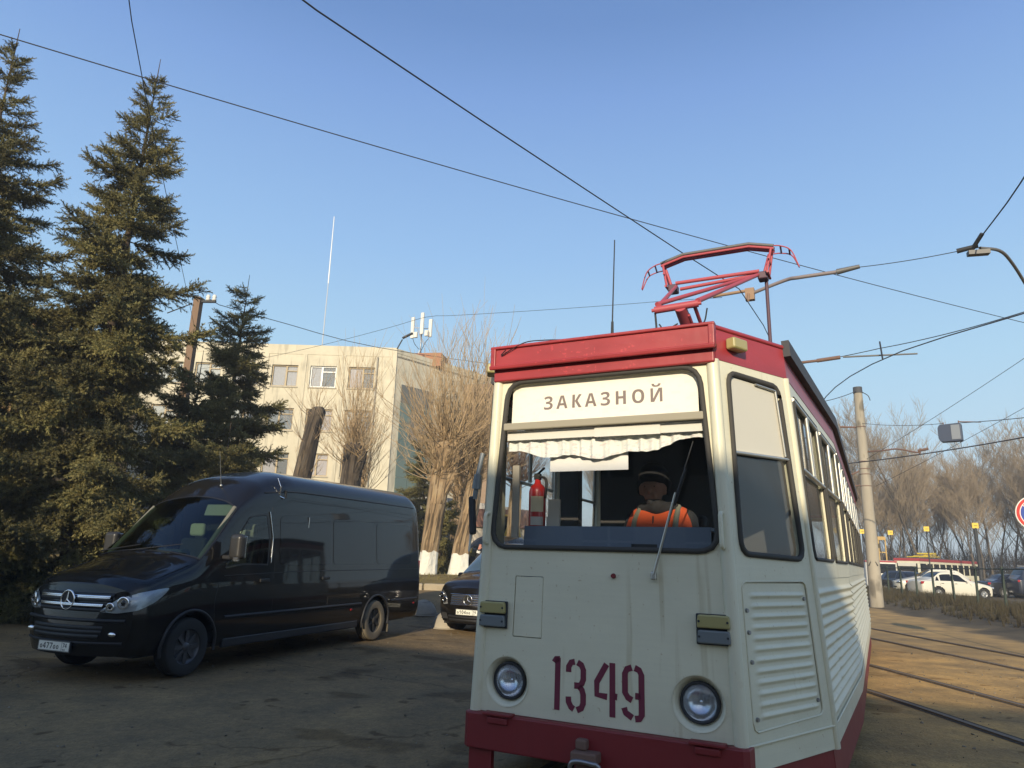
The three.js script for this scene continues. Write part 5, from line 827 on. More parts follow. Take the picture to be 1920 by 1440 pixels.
// dark stumps in front of the office block
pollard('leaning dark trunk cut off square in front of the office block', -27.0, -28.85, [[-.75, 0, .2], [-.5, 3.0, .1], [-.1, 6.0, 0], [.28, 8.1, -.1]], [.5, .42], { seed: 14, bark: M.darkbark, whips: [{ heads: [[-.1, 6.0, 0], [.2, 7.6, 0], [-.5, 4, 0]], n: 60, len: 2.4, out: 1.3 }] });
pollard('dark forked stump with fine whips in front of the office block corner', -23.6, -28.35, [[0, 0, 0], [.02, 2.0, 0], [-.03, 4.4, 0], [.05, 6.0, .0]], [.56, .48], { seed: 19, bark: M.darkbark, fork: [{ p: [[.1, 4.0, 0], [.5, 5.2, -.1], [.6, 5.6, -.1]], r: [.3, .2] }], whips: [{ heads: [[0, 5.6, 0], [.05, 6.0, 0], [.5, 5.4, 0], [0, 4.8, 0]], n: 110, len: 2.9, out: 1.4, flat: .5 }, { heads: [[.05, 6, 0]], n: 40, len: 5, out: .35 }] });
pollard('slim bare tree with upright whips against the office block', -25.6, -31.6, [[0, 0, 0], [.05, 2, 0], [0, 4.5, 0]], [.28, .2], { seed: 23, whips: [{ heads: [[0, 4, 0], [0, 4.5, 0], [0, 3, 0]], n: 90, len: 5.5, out: .55 }] });
pollard('bare bushy tree just left of the tram roof', -13.9, -27.6, [[0, 0, 0], [.05, 2.2, 0], [.1, 4.4, 0]], [.3, .24], { seed: 29, whips: [{ heads: [[.1, 4.4, 0], [.1, 4, 0]], n: 70, len: 5.4, out: .5 }, { heads: [[.1, 3.8, 0]], n: 70, len: 2.6, out: 1.4 }], twig: M.twigred });
pollard('bare bushy tree behind the thick whitewashed one', -18.0, -29.6, [[0, 0, 0], [.05, 2.2, 0], [.1, 4.0, 0]], [.3, .24], { seed: 34, whips: [{ heads: [[.1, 4.4, 0], [.1, 4, 0]], n: 110, len: 5.6, out: .7 }, { heads: [[.1, 3.4, 0]], n: 70, len: 2.6, out: 1.4 }] });

// bare wood beyond the depot yard on the right
function bareTree(seed, H) {
  const R = rng(seed), big = new TB(), fine = new TB();
  const grow = (o, d, L, r, lvl) => {
    const n = lvl < 2 ? 6 : 4, pts = [o.clone()], dd = d.clone(); let p = o.clone(); for (let k = 0; k < n; k++) { dd.add(V((R() - .5) * .26, lvl ? .10 : .03, (R() - .5) * .26)).normalize(); p = p.clone().addScaledVector(dd, L / n); pts.push(p.clone()); }
    const tip = lvl === 0 ? .35 : .25; (lvl < 2 ? big : fine).tube(pts, pts.map((_, k) => r * (1 - (1 - tip) * k / n)), lvl === 0 ? 7 : lvl < 2 ? 4 : 3);
    if (lvl >= 4) return; const nb = [13, 8, 7, 6][lvl];
    for (let b = 0; b < nb; b++) { const s = lvl === 0 ? .3 + .7 * (b + R()) / nb : .25 + .75 * (b + R() * .8) / nb, i = min(n - 1, floor(s * n)), q = pts[i].clone().lerp(pts[i + 1], min(1, s * n - i)), td = pts[i + 1].clone().sub(pts[i]).normalize(), az = R() * 6.28, a = V(cos(az), .15, sin(az)), bd = td.clone().multiplyScalar(lvl === 0 ? .75 : .85).addScaledVector(a, .5 + .35 * R()).normalize(); grow(q, bd, L * (lvl === 0 ? .42 * (1.25 - .5 * s) : .5) * (.75 + .5 * R()), max(.016, r * (1 - .6 * s) * .42), lvl + 1); }
  };
  grow(V(0, 0, 0), V((R() - .5) * .2, 1, (R() - .5) * .2).normalize(), H * .82, H * .0105, 0); return [big.build(), fine.build()];
}
{
  const protos = [bareTree(101, 17), bareTree(102, 19), bareTree(103, 16), bareTree(104, 18)], R = rng(55);
  const spots = [[-2.5, -84], [-.2, -95], [1.6, -88], [3.8, -100], [5.6, -91], [7.8, -98], [9.6, -90], [12.2, -99], [14, -91], [16.5, -100], [18.2, -92], [20.5, -98], [4.6, -112], [10.8, -110], [-4, -100], [23, -94], [15.5, -112], [.8, -108], [13, -86], [18.8, -84], [21.5, -86], [2.8, -93], [6.8, -104], [11, -95], [8.6, -86], [4.2, -86], [.2, -86], [15.2, -96], [19.8, -104], [24, -101], [-8, -92], [-12, -100], [-16, -94], [-20, -103], [-24, -95], [-28, -101], [-32, -93], [-36, -102], [-40, -96], [-6, -104], [-14, -108], [-30, -108]];
  const words = ['bare tree with a broad brown crown', 'tall slender bare tree', 'bare tree with a forked trunk', 'leaning bare tree']; void words;
  spots.forEach(([x, z], i) => {
    const [b, f] = protos[i % 4], t = thing('bare_tree', 'leafless tree in the wood beyond the parked cars and far tram', 'tree', x, gh(x, z) - .1, z, R() * 6.28, 'leafless trees of the wood beyond the depot'), s = .68 + .24 * R();
    part(t, 'trunk', b, M.farwood); part(t, 'crown', f, M.fartwig); t.scale.set(s, s * (.85 + .25 * R()), s);
  });
  // thicket under the trees
  const tb = new TB(); for (let i = 0; i < 3600; i++) { const x = -46 + R() * 84, z = -102 - R() * 16, h = 2 + R() * 5, o = V(x, 0, z), a = V((R() - .5) * 1.2, h * .5, (R() - .5) * 1.2).add(o), b = V((R() - .5) * 2, h, (R() - .5) * 2).add(o); tb.tube([o, a, b], [.04, .03, .01], 3); for (let k = 0; k < 4; k++) { const e = a.clone().add(V((R() - .5) * 1.6, R() * 1.6, (R() - .5) * 1.6)); tb.tube([a, e], [.02, .008], 3); } }
  const th = new THREE.Mesh(tb.build(), mat(.15, .105, .075, .95)); th.name = 'thicket'; th.userData = { kind: 'stuff', label: 'brown leafless undergrowth below the wood', category: 'undergrowth' }; scene.add(th);
}
// dry grass on the verge and lawn
{
  const R = rng(6), p = []; for (let i = 0; i < 14; i++) { const a = R() * 6.28, x = (R() - .5) * .16, z = (R() - .5) * .16, h = .5 + .5 * R(), b = (R() - .5) * .8, w = .018; p.push(x - w * cos(a), 0, z - w * sin(a), x + w * cos(a), 0, z + w * sin(a), x + b * .5, h, z + b * .4); }
  const g = new THREE.BufferGeometry(); g.setAttribute('position', new THREE.Float32BufferAttribute(p, 3)); g.computeVertexNormals();
  const field = (name, n, place, m, label, s0, s1) => { const im = new THREE.InstancedMesh(g, m, n), q = new THREE.Quaternion(), c = new THREE.Color(); for (let i = 0; i < n; i++) { const [x, z] = place(); const s = lerp(s0, s1, R()); q.setFromAxisAngle(V(0, 1, 0), R() * 6.28); im.setMatrixAt(i, new THREE.Matrix4().compose(V(x, gh(x, z) - .01, z), q, V(s, s, s))); const v = .6 + .8 * R(); c.setRGB(v, v * (.92 + .12 * R()), v * .9); im.setColorAt(i, c); } im.name = name; im.userData = { kind: 'stuff', label, category: 'grass' }; scene.add(im); };
  const edge = (a, b) => () => { for (;;) { const z = -20 - R() * 34, d = a + (b - a) * pow(R(), .8), x = 3 + (d + .225 * (z + 21.7)) / .974; if (x > -6 && (vnoise(x * .7, z * .7) > .35 || R() < .25)) return [x, z]; } };
  field('verge_grass', 4200, edge(.9, 6.0), mat(.062, .052, .03, .95), 'dry tufts of grass along the fence on the right', .14, .46);
  field('lawn_grass', 6000, () => { for (;;) { const D = 22.3 + R() * 16, s = -14 + R() * 16, x = -.4567 * D + .8896 * s - 2, z = -.8896 * D - .4567 * s; if (x < -8) return [x, z]; } }, mat(.20, .17, .07, .95), 'short yellowed grass of the raised lawn', .06, .14);
}

// loose grit on the yard
{
  const R = rng(88), g = new THREE.IcosahedronGeometry(1, 0), n = 2600, im = new THREE.InstancedMesh(g, mat(.17, .145, .105, .95), n), q = new THREE.Quaternion(), c = new THREE.Color();
  for (let i = 0; i < n; i++) { let x, z; do { x = -14 + R() * 17; z = -17 + R() * 14.5; } while (vnoise(x * .6 + 5, z * .6) < .45 && R() < .85); const s = .003 + .009 * pow(R(), 3); q.setFromAxisAngle(V(R(), R(), R()).normalize(), R() * 6.28); im.setMatrixAt(i, new THREE.Matrix4().compose(V(x, gh(x, z) + .004 + s * .35, z), q, V(s * (1 + R()), s * .8, s * (1 + R())))); const v = .5 + R(); c.setRGB(v, v, v); im.setColorAt(i, c); }
  im.name = 'grit'; im.userData = { kind: 'stuff', label: 'loose grit and small stones scattered over the yard', category: 'gravel' }; scene.add(im);
}
// ---------------------------------------------------------------- poles, wires, street furniture
const sag = (a, b, d, n = 10) => { const l = []; for (let i = 0; i <= n; i++) { const t = i / n; l.push(V(lerp(a[0], b[0], t), lerp(a[1], b[1], t) - d * 4 * t * (1 - t), lerp(a[2], b[2], t))); } return l; };
const wireThing = (label, pts, r, group = 'overhead wires and cables') => solo('overhead_wire', pipe(pts, r, 5, pts.length * 3), M.wire, label, 'wire', group);
// concrete pole on the right
{
  const t = thing('concrete_pole', 'thick round concrete pole with steel bands standing beyond the tram', 'pole', -.2, gh(-.2, -36.9), -36.9);
  part(t, 'shaft', new THREE.CylinderGeometry(.19, .29, 10.0, 24, 12).translate(0, 5, 0), M.concrete); part(t, 'cap', new THREE.CylinderGeometry(.2, .21, .3, 24).translate(0, 10.0, 0), M.roofgrey);
  for (const y of [8.2, 6.55, 6.2, 5.95, 5.4]) part(t, 'band', new THREE.TorusGeometry(.255 - y * .0085 + .02, .022, 6, 28).rotateX(PI / 2).translate(0, y, 0), M.rust);
  part(t, 'cap_hook', pipe([V(.18, 9.9, 0), V(.42, 9.7, .05), V(.5, 9.45, .05)], .02), M.dark);
  part(t, 'bracket_arm', [pipe([V(.2, 7.0, .1), V(.8, 6.98, .4), V(1.4, 7.0, .6), V(2.0, 6.82, .8), V(2.3, 6.75, .9)], .035, 6, 20)], M.rust); part(t, 'arm_insulator', [rod(V(2.2, 6.85, .85), V(2.6, 6.9, 1.0), .06, .06, 10), rod(V(2.25, 6.7, .85), V(2.3, 6.95, .87), .03)], M.rust);
  part(t, 'strain_insulator', [rod(V(-.2, 8.2, 0), V(-.9, 8.25, .05), .04, .05, 8), rod(V(-.25, 6.1, 0), V(-.8, 5.85, .1), .035), rod(V(-.25, 5.45, 0), V(-.8, 5.35, .1), .03)], M.rust);
  part(t, 'stencil_marks', [0, 1, 2, 3, 4].map(i => bx(.05, .22, .01, -.13 + i * .065, 1.9 + (i % 2) * .12, .262 - abs(i - 2) * .012, 0, 0, (i - 2) * .25)), M.dark);
}
// square pole with lamps, between the spruces
{
  const t = thing('square_pole', 'square brown pole with white insulators rising between the spruces', 'pole', -20.9, gh(-20.9, -16.0), -16.0, .4);
  part(t, 'shaft', bx(.24, 9.6, .24, 0, 4.8, 0), mat(.20, .13, .085, .9)); part(t, 'cross_bar', bx(.7, .08, .08, .3, 9.45, 0), M.dark);
  for (const x of [.35, .58]) part(t, 'insulator', new THREE.LatheGeometry([[0, 0], [.06, 0], [.08, .06], [.05, .1], [.08, .14], [.05, .22], [0, .23]].map(p => new THREE.Vector2(...p)), 12).translate(x, 9.48, 0), M.white);
  part(t, 'stay', rod(V(-.1, 9.3, .2), V(-.9, 8.9, .3), .02), M.dark);
}
// overhead wires
wireThing('contact wire the pantograph presses against, running down to the tram', [V(-3.9, 5.66, -1.6), V(-3.61, 5.66, -3.17), V(-2.41, 5.64, -7.44), V(-1.73, 5.62, -9.76), V(-1.49, 5.62, -10.78), V(-1.42, 5.6, -13.88), V(-1.5, 5.6, -22), V(-1.57, 5.6, -45)], .0075);
wireThing('long span wire crossing the sky from the upper left', sag([-11, 7.3, 0], [-3.25, 7, -10.01], .06).concat(sag([-3.25, 7, -10.01], [5, 6.95, -20.1], .06).slice(1)), .0075);
wireThing('short steep wire passing in front of the tallest spruce tip', [V(-6.6, 8.05, -3.4), V(-7.54, 8, -4.23), V(-9.15, 8, -5.64), V(-20.8, 9.2, -15.9)], .007);
wireThing('cable sagging from the square pole across the office block', [V(-20.6, 10.3, -16.1), V(-21.1, 10.35, -16.2), V(-20.61, 10.53, -19.77), V(-19.86, 10.85, -24.65), V(-16.97, 11.54, -31.76), V(-12, 12.6, -42)], .014);
wireThing('thin span wire crossing behind the pantograph', sag([-20.9, 7.6, -16.0], [-9.03, 7.05, -13.08], .15).concat(sag([-9.03, 7.05, -13.08], [-3.67, 7, -14], .02).slice(1), [V(-2.05, 6.1, -11.9)]), .005);
{
  const t = thing('trolley_arm', 'bent grey steel arm holding the contact wire beside the pantograph', 'arm', 0, 0, 0);
  part(t, 'arm_tube', [pipe([V(-1.5, 5.86, -11.29), V(-.95, 5.98, -11.2), V(-.73, 5.96, -11.11), V(-.2, 5.96, -11.1)], .03, 8, 24)], mat(.22, .18, .18, .6)); part(t, 'arm_end', [rod(V(-2.08, 5.88, -11.22), V(-1.45, 5.92, -11.26), .028, .028, 8), bx(.14, .2, .1, -1.5, 5.85, -11.28), rod(V(-1.52, 5.88, -11.28), V(-1.49, 5.63, -10.95), .02)], mat(.30, .19, .12, .7)); part(t, 'insulator', [rod(V(-.2, 5.96, -11.1), V(.12, 5.99, -11.08), .045, .03, 10)], M.carbon);
}
wireThing('span wire from the trolley arm to the bracket at the right', sag([.1, 5.98, -11.08], [1.37, 5.9, -10.8], .02), .006);
{
  const t = thing('wire_bracket', 'dark clamp and curved lamp bracket at the right picture edge', 'bracket', 0, 0, 0);
  part(t, 'clamp', [rod(V(1.33, 5.9, -10.8), V(1.58, 5.92, -10.76), .035, .03), rod(V(1.5, 5.88, -10.8), V(1.62, 6.02, -10.6), .028)], M.dark); part(t, 'plate', [bx(.26, .06, .1, 1.58, 5.84, -10.82, .2)], M.carbon); part(t, 'bracket_tube', pipe([V(1.6, 5.9, -10.8), V(1.85, 5.9, -11.0), V(2.02, 5.82, -11.3), V(2.25, 5.6, -11.8), V(2.5, 5.1, -12.1)], .022, 8, 30), M.carbon);
}
wireThing('wire climbing out of the right picture edge from the clamp', [V(1.62, 6.0, -10.6), V(1.85, 6.0, -9.2), V(2.2, 6.1, -6.5)], .009);
wireThing('upper wire leading off right behind the tram roof', sag([-1.5, 6.2, -17.2], [.41, 6.22, -16.5], .02).concat(sag([.41, 6.22, -16.5], [3.4, 6.2, -14.2], .08).slice(1)), .009);
wireThing('second contact wire curving off to the right', [V(-1.55, 5.6, -24), V(-.86, 5.62, -18.48), V(.41, 5.62, -15.17), V(2.4, 5.62, -13.12), V(4.4, 5.62, -11.5)], .011);
{
  const t = thing('registration_arm', 'horizontal wire arm with insulators hanging behind the tram roof corner', 'arm', 0, 0, 0);
  part(t, 'arm_tube', [rod(V(-.3, 5.84, -15.55), V(1.05, 5.82, -15.73), .018, .016, 6)], M.carbon); part(t, 'insulator', [rod(V(-1.15, 5.8, -15.55), V(-.8, 5.81, -15.55), .03), rod(V(-.8, 5.81, -15.55), V(-.35, 5.84, -15.55), .04, .04, 10)], M.rust); part(t, 'dropper', [rod(V(.41, 6.22, -16.0), V(.41, 5.64, -15.2), .016)], M.dark);
}
wireThing('span wire between the tram roof and the concrete pole top', sag([-1.53, 8.7, -32.9], [-.2, 10.0, -36.9], .05).concat([V(-.2, 10, -36.9)]), .016);
wireThing('heavy feeder cable passing the middle of the concrete pole', sag([-1.6, 5.9, -33], [4.64, 6.0, -28.07], .08).concat([V(8, 6.3, -26)]), .022);
wireThing('thin span wire from the concrete pole to the blue box', sag([-.2, 8.4, -36.9], [2.64, 7.05, -30.6], .1), .011);
wireThing('thin span wire from the blue box to the right edge', sag([3.1, 7.0, -30.4], [6.2, 6.1, -24], .05), .013);
wireThing('faint wire rising from behind the concrete pole to the upper right', sag([-.2, 6.6, -36.9], [6.5, 9.6, -27], .1), .010);
wireThing('faint lower wire rising from the concrete pole to the right', sag([.2, 5.4, -36.9], [7.5, 8.5, -27], .1), .009);
{
  const t = thing('signal_box', 'dark blue box signal hanging from the span wires on the right', 'signal', 2.84, 6.35, -30.6, -.25);
  const sh = toShape(roundPoly([[-.36, .1], [-.3, -.02], [.36, -.02], [.36, .62], [-.3, .6], [-.36, .5]], .04, 3));
  part(t, 'housing', new THREE.ExtrudeGeometry(sh, { depth: .3, bevelEnabled: true, bevelThickness: .015, bevelSize: .015, bevelSegments: 2 }), mat(.045, .06, .10, .5)); part(t, 'pale_panel', bx(.28, .54, .02, .2, .3, .325), mat(.22, .24, .27, .4)); part(t, 'hanger', [rod(V(-.2, .6, .15), V(-.2, .72, .15), .02), rod(V(.3, .6, .15), V(.3, .74, .15), .02), rod(V(.3, .7, .15), V(1.0, .62, .1), .02)], M.rust); part(t, 'cable_tail', [rod(V(.1, -.02, .15), V(.1, -.25, .15), .008), rod(V(.3, -.02, .15), V(.3, -.25, .15), .008)], M.dark);
}
// no-stopping sign
{
  const x = 2.86, z = -17.1, t = thing('no_stopping_sign', 'round no stopping sign, blue with red ring and cross, at the right edge', 'sign', x, gh(x, z), z, -.15);
  const sT = canvasTex(512, 512, (c) => { c.fillStyle = '#e9e6e2'; c.fillRect(0, 0, 512, 512); c.fillStyle = '#c2302a'; c.beginPath(); c.arc(256, 256, 248, 0, 7); c.fill(); c.fillStyle = '#27479c'; c.beginPath(); c.arc(256, 256, 196, 0, 7); c.fill(); c.save(); c.beginPath(); c.arc(256, 256, 210, 0, 7); c.clip(); for (const a of [PI / 4, -PI / 4]) { c.save(); c.translate(256, 256); c.rotate(a); c.fillStyle = '#e9e6e2'; c.fillRect(-260, -34, 520, 68); c.fillStyle = '#c2302a'; c.fillRect(-260, -24, 520, 48); c.restore(); } c.restore(); c.strokeStyle = '#e9e6e2'; c.lineWidth = 10; c.beginPath(); c.arc(256, 256, 203, 0, 7); c.stroke(); });
  part(t, 'sign_face', new THREE.CircleGeometry(.345, 48).translate(0, 2.75, .062), mat(1, 1, 1, .45, { map: sT })); part(t, 'sign_rim', new THREE.CylinderGeometry(.355, .355, .025, 48).rotateX(PI / 2).translate(0, 2.75, .046), M.alu); part(t, 'post', rod(V(0, -.1, 0), V(0, 3.15, 0), .03, .03, 12), M.steel); part(t, 'clip', [bx(.09, .05, .07, 0, 2.9, .01), bx(.09, .05, .07, 0, 2.6, .01)], M.steel);
}
// fence
{
  const f = thing('fence', 'low dark green post and rail fence along the verge on the right', 'fence'), pm = mat(.035, .05, .035, .7), P = [];
  for (let i = 0; i < 9; i++) { const x = 4.55 - i * .59, z = -28.9 - i * 2.51; P.push([x, z]); part(f, 'post', rod(V(x, gh(x, z) - .1, z), V(x + .02 * ((i % 3) - 1), gh(x, z) + 1.5, z), .05, .045, 8), pm); }
  for (let i = 0; i < 8; i++) { const [a, b] = P[i], [c, d] = P[i + 1]; part(f, 'rail', rod(V(a, gh(a, b) + 1.42, b), V(c, gh(c, d) + 1.42, d), .022, .022, 6), pm); }
}
// yellow signs on posts
{
  const Y = phys(.72, .50, .05, .6), data = [[.1, -67.5, 4.8, 'yellow square sign on a thin post left of the concrete pole'], [1.1, -68, 4.75, 'yellow square sign on a thin post just right of the concrete pole'], [3.5, -63.6, 4.85, 'yellow square sign on a thin post above the far tram'], [6.0, -57, 4.75, 'yellow square sign on the thicker dark post above the white sedan']];
  data[0][0] = -1.0;
  data.forEach(([x, z, y, l], i) => { const t = thing('yellow_sign', l, 'sign', x, gh(x, z), z, .2, 'yellow square signs on posts'), h = y - gh(x, z); part(t, 'post', rod(V(0, -.1, 0), V(0, h - .15, 0), i === 3 ? .13 : .05, i === 3 ? .11 : .04, 10), M.dark); part(t, 'plate', bx(.38, .36, .03, 0, h, .08), Y); part(t, 'mark', bx(.2, .06, .01, .02, h, .1), mat(.35, .22, .03, .6)); });
}
// far tram
{
  const t = thing('far_tram', 'distant red and cream tram with folded yellow pantograph behind the parked cars', 'tram', 2.5, -.1, -81.0, -.445);
  const cr = M.cream, pts = (w, x0) => w; void pts;
  part(t, 'body', [bx(2.4, .95, 15, 0, 1.05, -7.5), bx(2.36, .22, 15, 0, 2.66, -7.5)], cr); part(t, 'red_band', [bx(2.44, .26, 15.04, 0, 2.9, -7.5)], M.red); part(t, 'skirt', bx(2.3, .4, 14.6, 0, .42, -7.5), M.darkred); part(t, 'roof', bx(2.1, .1, 14.4, 0, 3.06, -7.5), M.roofgrey);
  part(t, 'windscreen', bx(1.9, 1.0, .04, 0, 2.04, -.06), M.tint); for (const s of [-1, 1]) { part(t, 'front_pillar', bx(.22, 1.05, .1, s * 1.09, 2.04, -.05), cr); for (let i = 0; i < 10; i++) { part(t, 'side_window', bx(.03, 1.0, 1.3, s * 1.15, 2.04, -.85 - i * 1.45), M.tint); part(t, 'pillar', bx(.08, 1.03, .12, s * 1.16, 2.04, -1.6 - i * 1.45), cr); } part(t, 'headlamp', new THREE.CylinderGeometry(.11, .11, .04, 16).rotateX(PI / 2).translate(s * .8, .85, .01), M.reflector); }
  part(t, 'destination_board', bx(1.7, .3, .03, 0, 2.42, 0), M.board); part(t, 'door', bx(.03, 1.9, 1.2, 1.22, 1.5, -1.0), M.tint);
  const py = mat(.62, .45, .04, .5); part(t, 'pantograph', [rod(V(-.7, 3.3, -3.2), V(.7, 3.3, -3.2), .06), rod(V(-.7, 3.55, -4.2), V(.7, 3.55, -4.2), .06), rod(V(-.5, 3.2, -2), V(.5, 3.5, -5.6), .05), rod(V(.5, 3.2, -2), V(-.5, 3.5, -5.6), .05), rod(V(-.9, 3.62, -4.6), V(.9, 3.62, -4.6), .05), rod(V(-.6, 3.2, -1.6), V(-.6, 3.3, -6), .05), rod(V(.6, 3.2, -1.6), V(.6, 3.3, -6), .05)], py);
  const u = thing('white_bus', 'white and red vehicle roof showing right behind the concrete pole', 'bus', .2, -.1, -62, .3); part(u, 'body', rb(2.2, 2.0, 6, .2, 0, 1.5, -3), M.white); part(u, 'red_stripe', bx(2.24, .12, 6.04, 0, 2.42, -3), M.red); part(u, 'window', bx(2.0, .7, .04, 0, 1.9, .0), M.tint); for (const s of [-1, 1]) for (const z of [-1, -5]) wheel(u, s * .95, .42, z, .42, .24, s, M.tyre, M.steel, 5);
  const y = thing('lift_truck', 'tall narrow orange machine just right of the concrete pole', 'machine', .42, 0, -71, .2); part(y, 'mast', [bx(.1, 4.2, .12, -.28, 2.4, 0), bx(.1, 4.2, .12, .28, 2.4, 0), bx(.62, .3, .2, 0, 4.4, 0), bx(.6, .1, .14, 0, 3.2, 0)], mat(.42, .27, .08, .6)); part(y, 'cab', rb(1.4, 1.3, 1.6, .1, 0, 1.4, -1), mat(.55, .40, .06, .6)); for (const s of [-1, 1]) for (const z of [-.4, -1.6]) wheel(y, s * .65, .38, z, .38, .22, s, M.tyre, M.steel, 5);
}
{
  const t = thing('beige_hut', 'small beige hut glimpsed through the wood on the right', 'building', 15.5, .1, -100, .3); t.scale.set(.6, .6, .6); part(t, 'wall', bx(5, 3.6, 3, 0, 1.8, -1.5), mat(.42, .33, .22, .9)); part(t, 'roof', bx(5.4, .25, 3.4, 0, 3.73, -1.5), mat(.25, .2, .17, .9)); part(t, 'window', bx(1, 1, .04, -.8, 2, .02), M.tint);
  const p = thing('pale_mast', 'pale slim mast leaning among the bare trees at the right', 'mast', 10.0, .1, -60); part(p, 'shaft', rod(V(0, 0, 0), V(-.25, 5.6, 0), .09, .06, 8), M.white); part(p, 'head', bx(.3, .3, .2, -.25, 5.7, 0), M.white);
}
// concrete domes
for (const [x, z, l] of [[-10.15, -15.36, 'concrete dome bollard in the shade behind the van'], [-8.62, -14.0, 'sunlit concrete dome bollard beside the black minivan']]) {
  const t = thing('dome_bollard', l, 'bollard', x, gh(x, z) - .02, z, 0, 'concrete dome bollards'); part(t, 'dome', new THREE.LatheGeometry([[.34, 0], [.335, .05], [.31, .14], [.25, .25], [.15, .33], [.05, .36], [0, .362]].map(p => new THREE.Vector2(...p)), 28), M.concrete); part(t, 'base_ring', new THREE.CylinderGeometry(.37, .38, .05, 28).translate(0, .02, 0), M.concrete);
}
// yellow service truck behind the right trunk
{
  const x = -17.2, z = -32.4, t = thing('yellow_loader', 'yellow loader seen past the right whitewashed trunk', 'machine', x, gh(x, z), z, .4); part(t, 'cab', [rb(1.1, 1.1, 1.2, .08, 0, 1.9, -.8)], M.tint); part(t, 'body', [rb(1.5, .7, 2.8, .1, 0, 1.0, -1), rb(1.25, .1, 1.35, .04, 0, 2.5, -.8)], mat(.62, .40, .04, .5)); part(t, 'boom', [rod(V(.4, 1.3, .3), V(.9, 2.8, .4), .1, .08), rod(V(.9, 2.8, .4), V(1.2, 1.4, .8), .07, .07)], mat(.62, .40, .04, .5)); for (const s of [-1, 1]) for (const q of [-.1, -2]) wheel(t, s * .8, .5, q, .5, .34, s, M.tyre, M.yellow, 5);
}
// ---------------------------------------------------------------- people
function figure(bones, cx, cy, cz, half, res, k = .035) {
  const mc = new MarchingCubes(res, new THREE.MeshBasicMaterial(), false, false, 120000), n = res, hs = n / 2; mc.isolation = 0; const B = bones.map(b => ({ a: V(b[0], b[1], b[2]), ra: b[3], b: V(b[4], b[5], b[6]), rb: b[7] })); const p = V(0, 0, 0), ab = V(0, 0, 0), ap = V(0, 0, 0);
  for (let z = 0; z < n; z++) for (let y = 0; y < n; y++) for (let x = 0; x < n; x++) { p.set((x - hs) / hs * half + cx, (y - hs) / hs * half + cy, (z - hs) / hs * half + cz); let d = 1e3; for (const q of B) { ab.subVectors(q.b, q.a); ap.subVectors(p, q.a); const t = min(1, max(0, ap.dot(ab) / max(1e-9, ab.lengthSq()))), e = ap.addScaledVector(ab, -t).length() - lerp(q.ra, q.rb, t), h = max(0, k - abs(d - e)) / k; d = min(d, e) - h * h * k * .25; } mc.field[x + y * n + z * n * n] = -d; }
  mc.update(); const g = new THREE.BufferGeometry(), c = mc.count, pos = new Float32Array(c * 3), nor = new Float32Array(c * 3);
  for (let i = 0; i < c * 3; i++) { pos[i] = mc.positionArray[i] * half; nor[i] = mc.normalArray[i]; } for (let i = 0; i < c; i++) { pos[i * 3] += cx; pos[i * 3 + 1] += cy; pos[i * 3 + 2] += cz; }
  g.setAttribute('position', new THREE.BufferAttribute(pos, 3)); g.setAttribute('normal', new THREE.BufferAttribute(nor, 3)); return g;
}
function paintFigure(g, fn) { const p = g.attributes.position, c = new Float32Array(p.count * 3); for (let i = 0; i < p.count; i++) { const q = fn(p.getX(i), p.getY(i), p.getZ(i)); c.set(q, i * 3); } g.setAttribute('color', new THREE.BufferAttribute(c, 3)); return g; }
const headBones = (x, y, z, f) => [[x, y + .03, z - .01, .092, x, y + .06, z - .02, .09], [x, y - .04, z + .02, .068, x, y - .075, z + .045, .045], [x, y + .005, z + .085, .012, x, y - .025, z + .112, .014], [x - .03, y + .02, z + .075, .02, x + .03, y + .02, z + .075, .02], [x - .025, y - .055, z + .082, .014, x + .025, y - .055, z + .082, .014], [x - .088, y + .01, z, .018, x - .09, y - .025, z, .014], [x + .088, y + .01, z, .018, x + .09, y - .025, z, .014], [x, y - .09, z - .01, .055, x, y - .19, z - .02, .06]];
const handBones = (x, y, z, dx, dy, dz) => { const l = [[x, y, z, .03, x + dx * .07, y + dy * .07, z + dz * .07, .034]]; for (let i = 0; i < 4; i++) { const o = (i - 1.5) * .018, L = [.06, .072, .068, .052][i], bx_ = x + dx * .08 - dy * o, by = y + dy * .08 + dx * o; l.push([bx_, by, z, .0095, bx_ + dx * L * .6, by + dy * L * .6, z + .012, .009], [bx_ + dx * L * .6, by + dy * L * .6, z + .012, .009, bx_ + dx * L * .7, by + dy * L * .7, z + .05, .008]); } l.push([x + dx * .02 + dy * .03, y + dy * .02 - dx * .03, z, .012, x + dx * .07 + dy * .06, y + dy * .07 - dx * .06, z + .02, .010]); return l; };
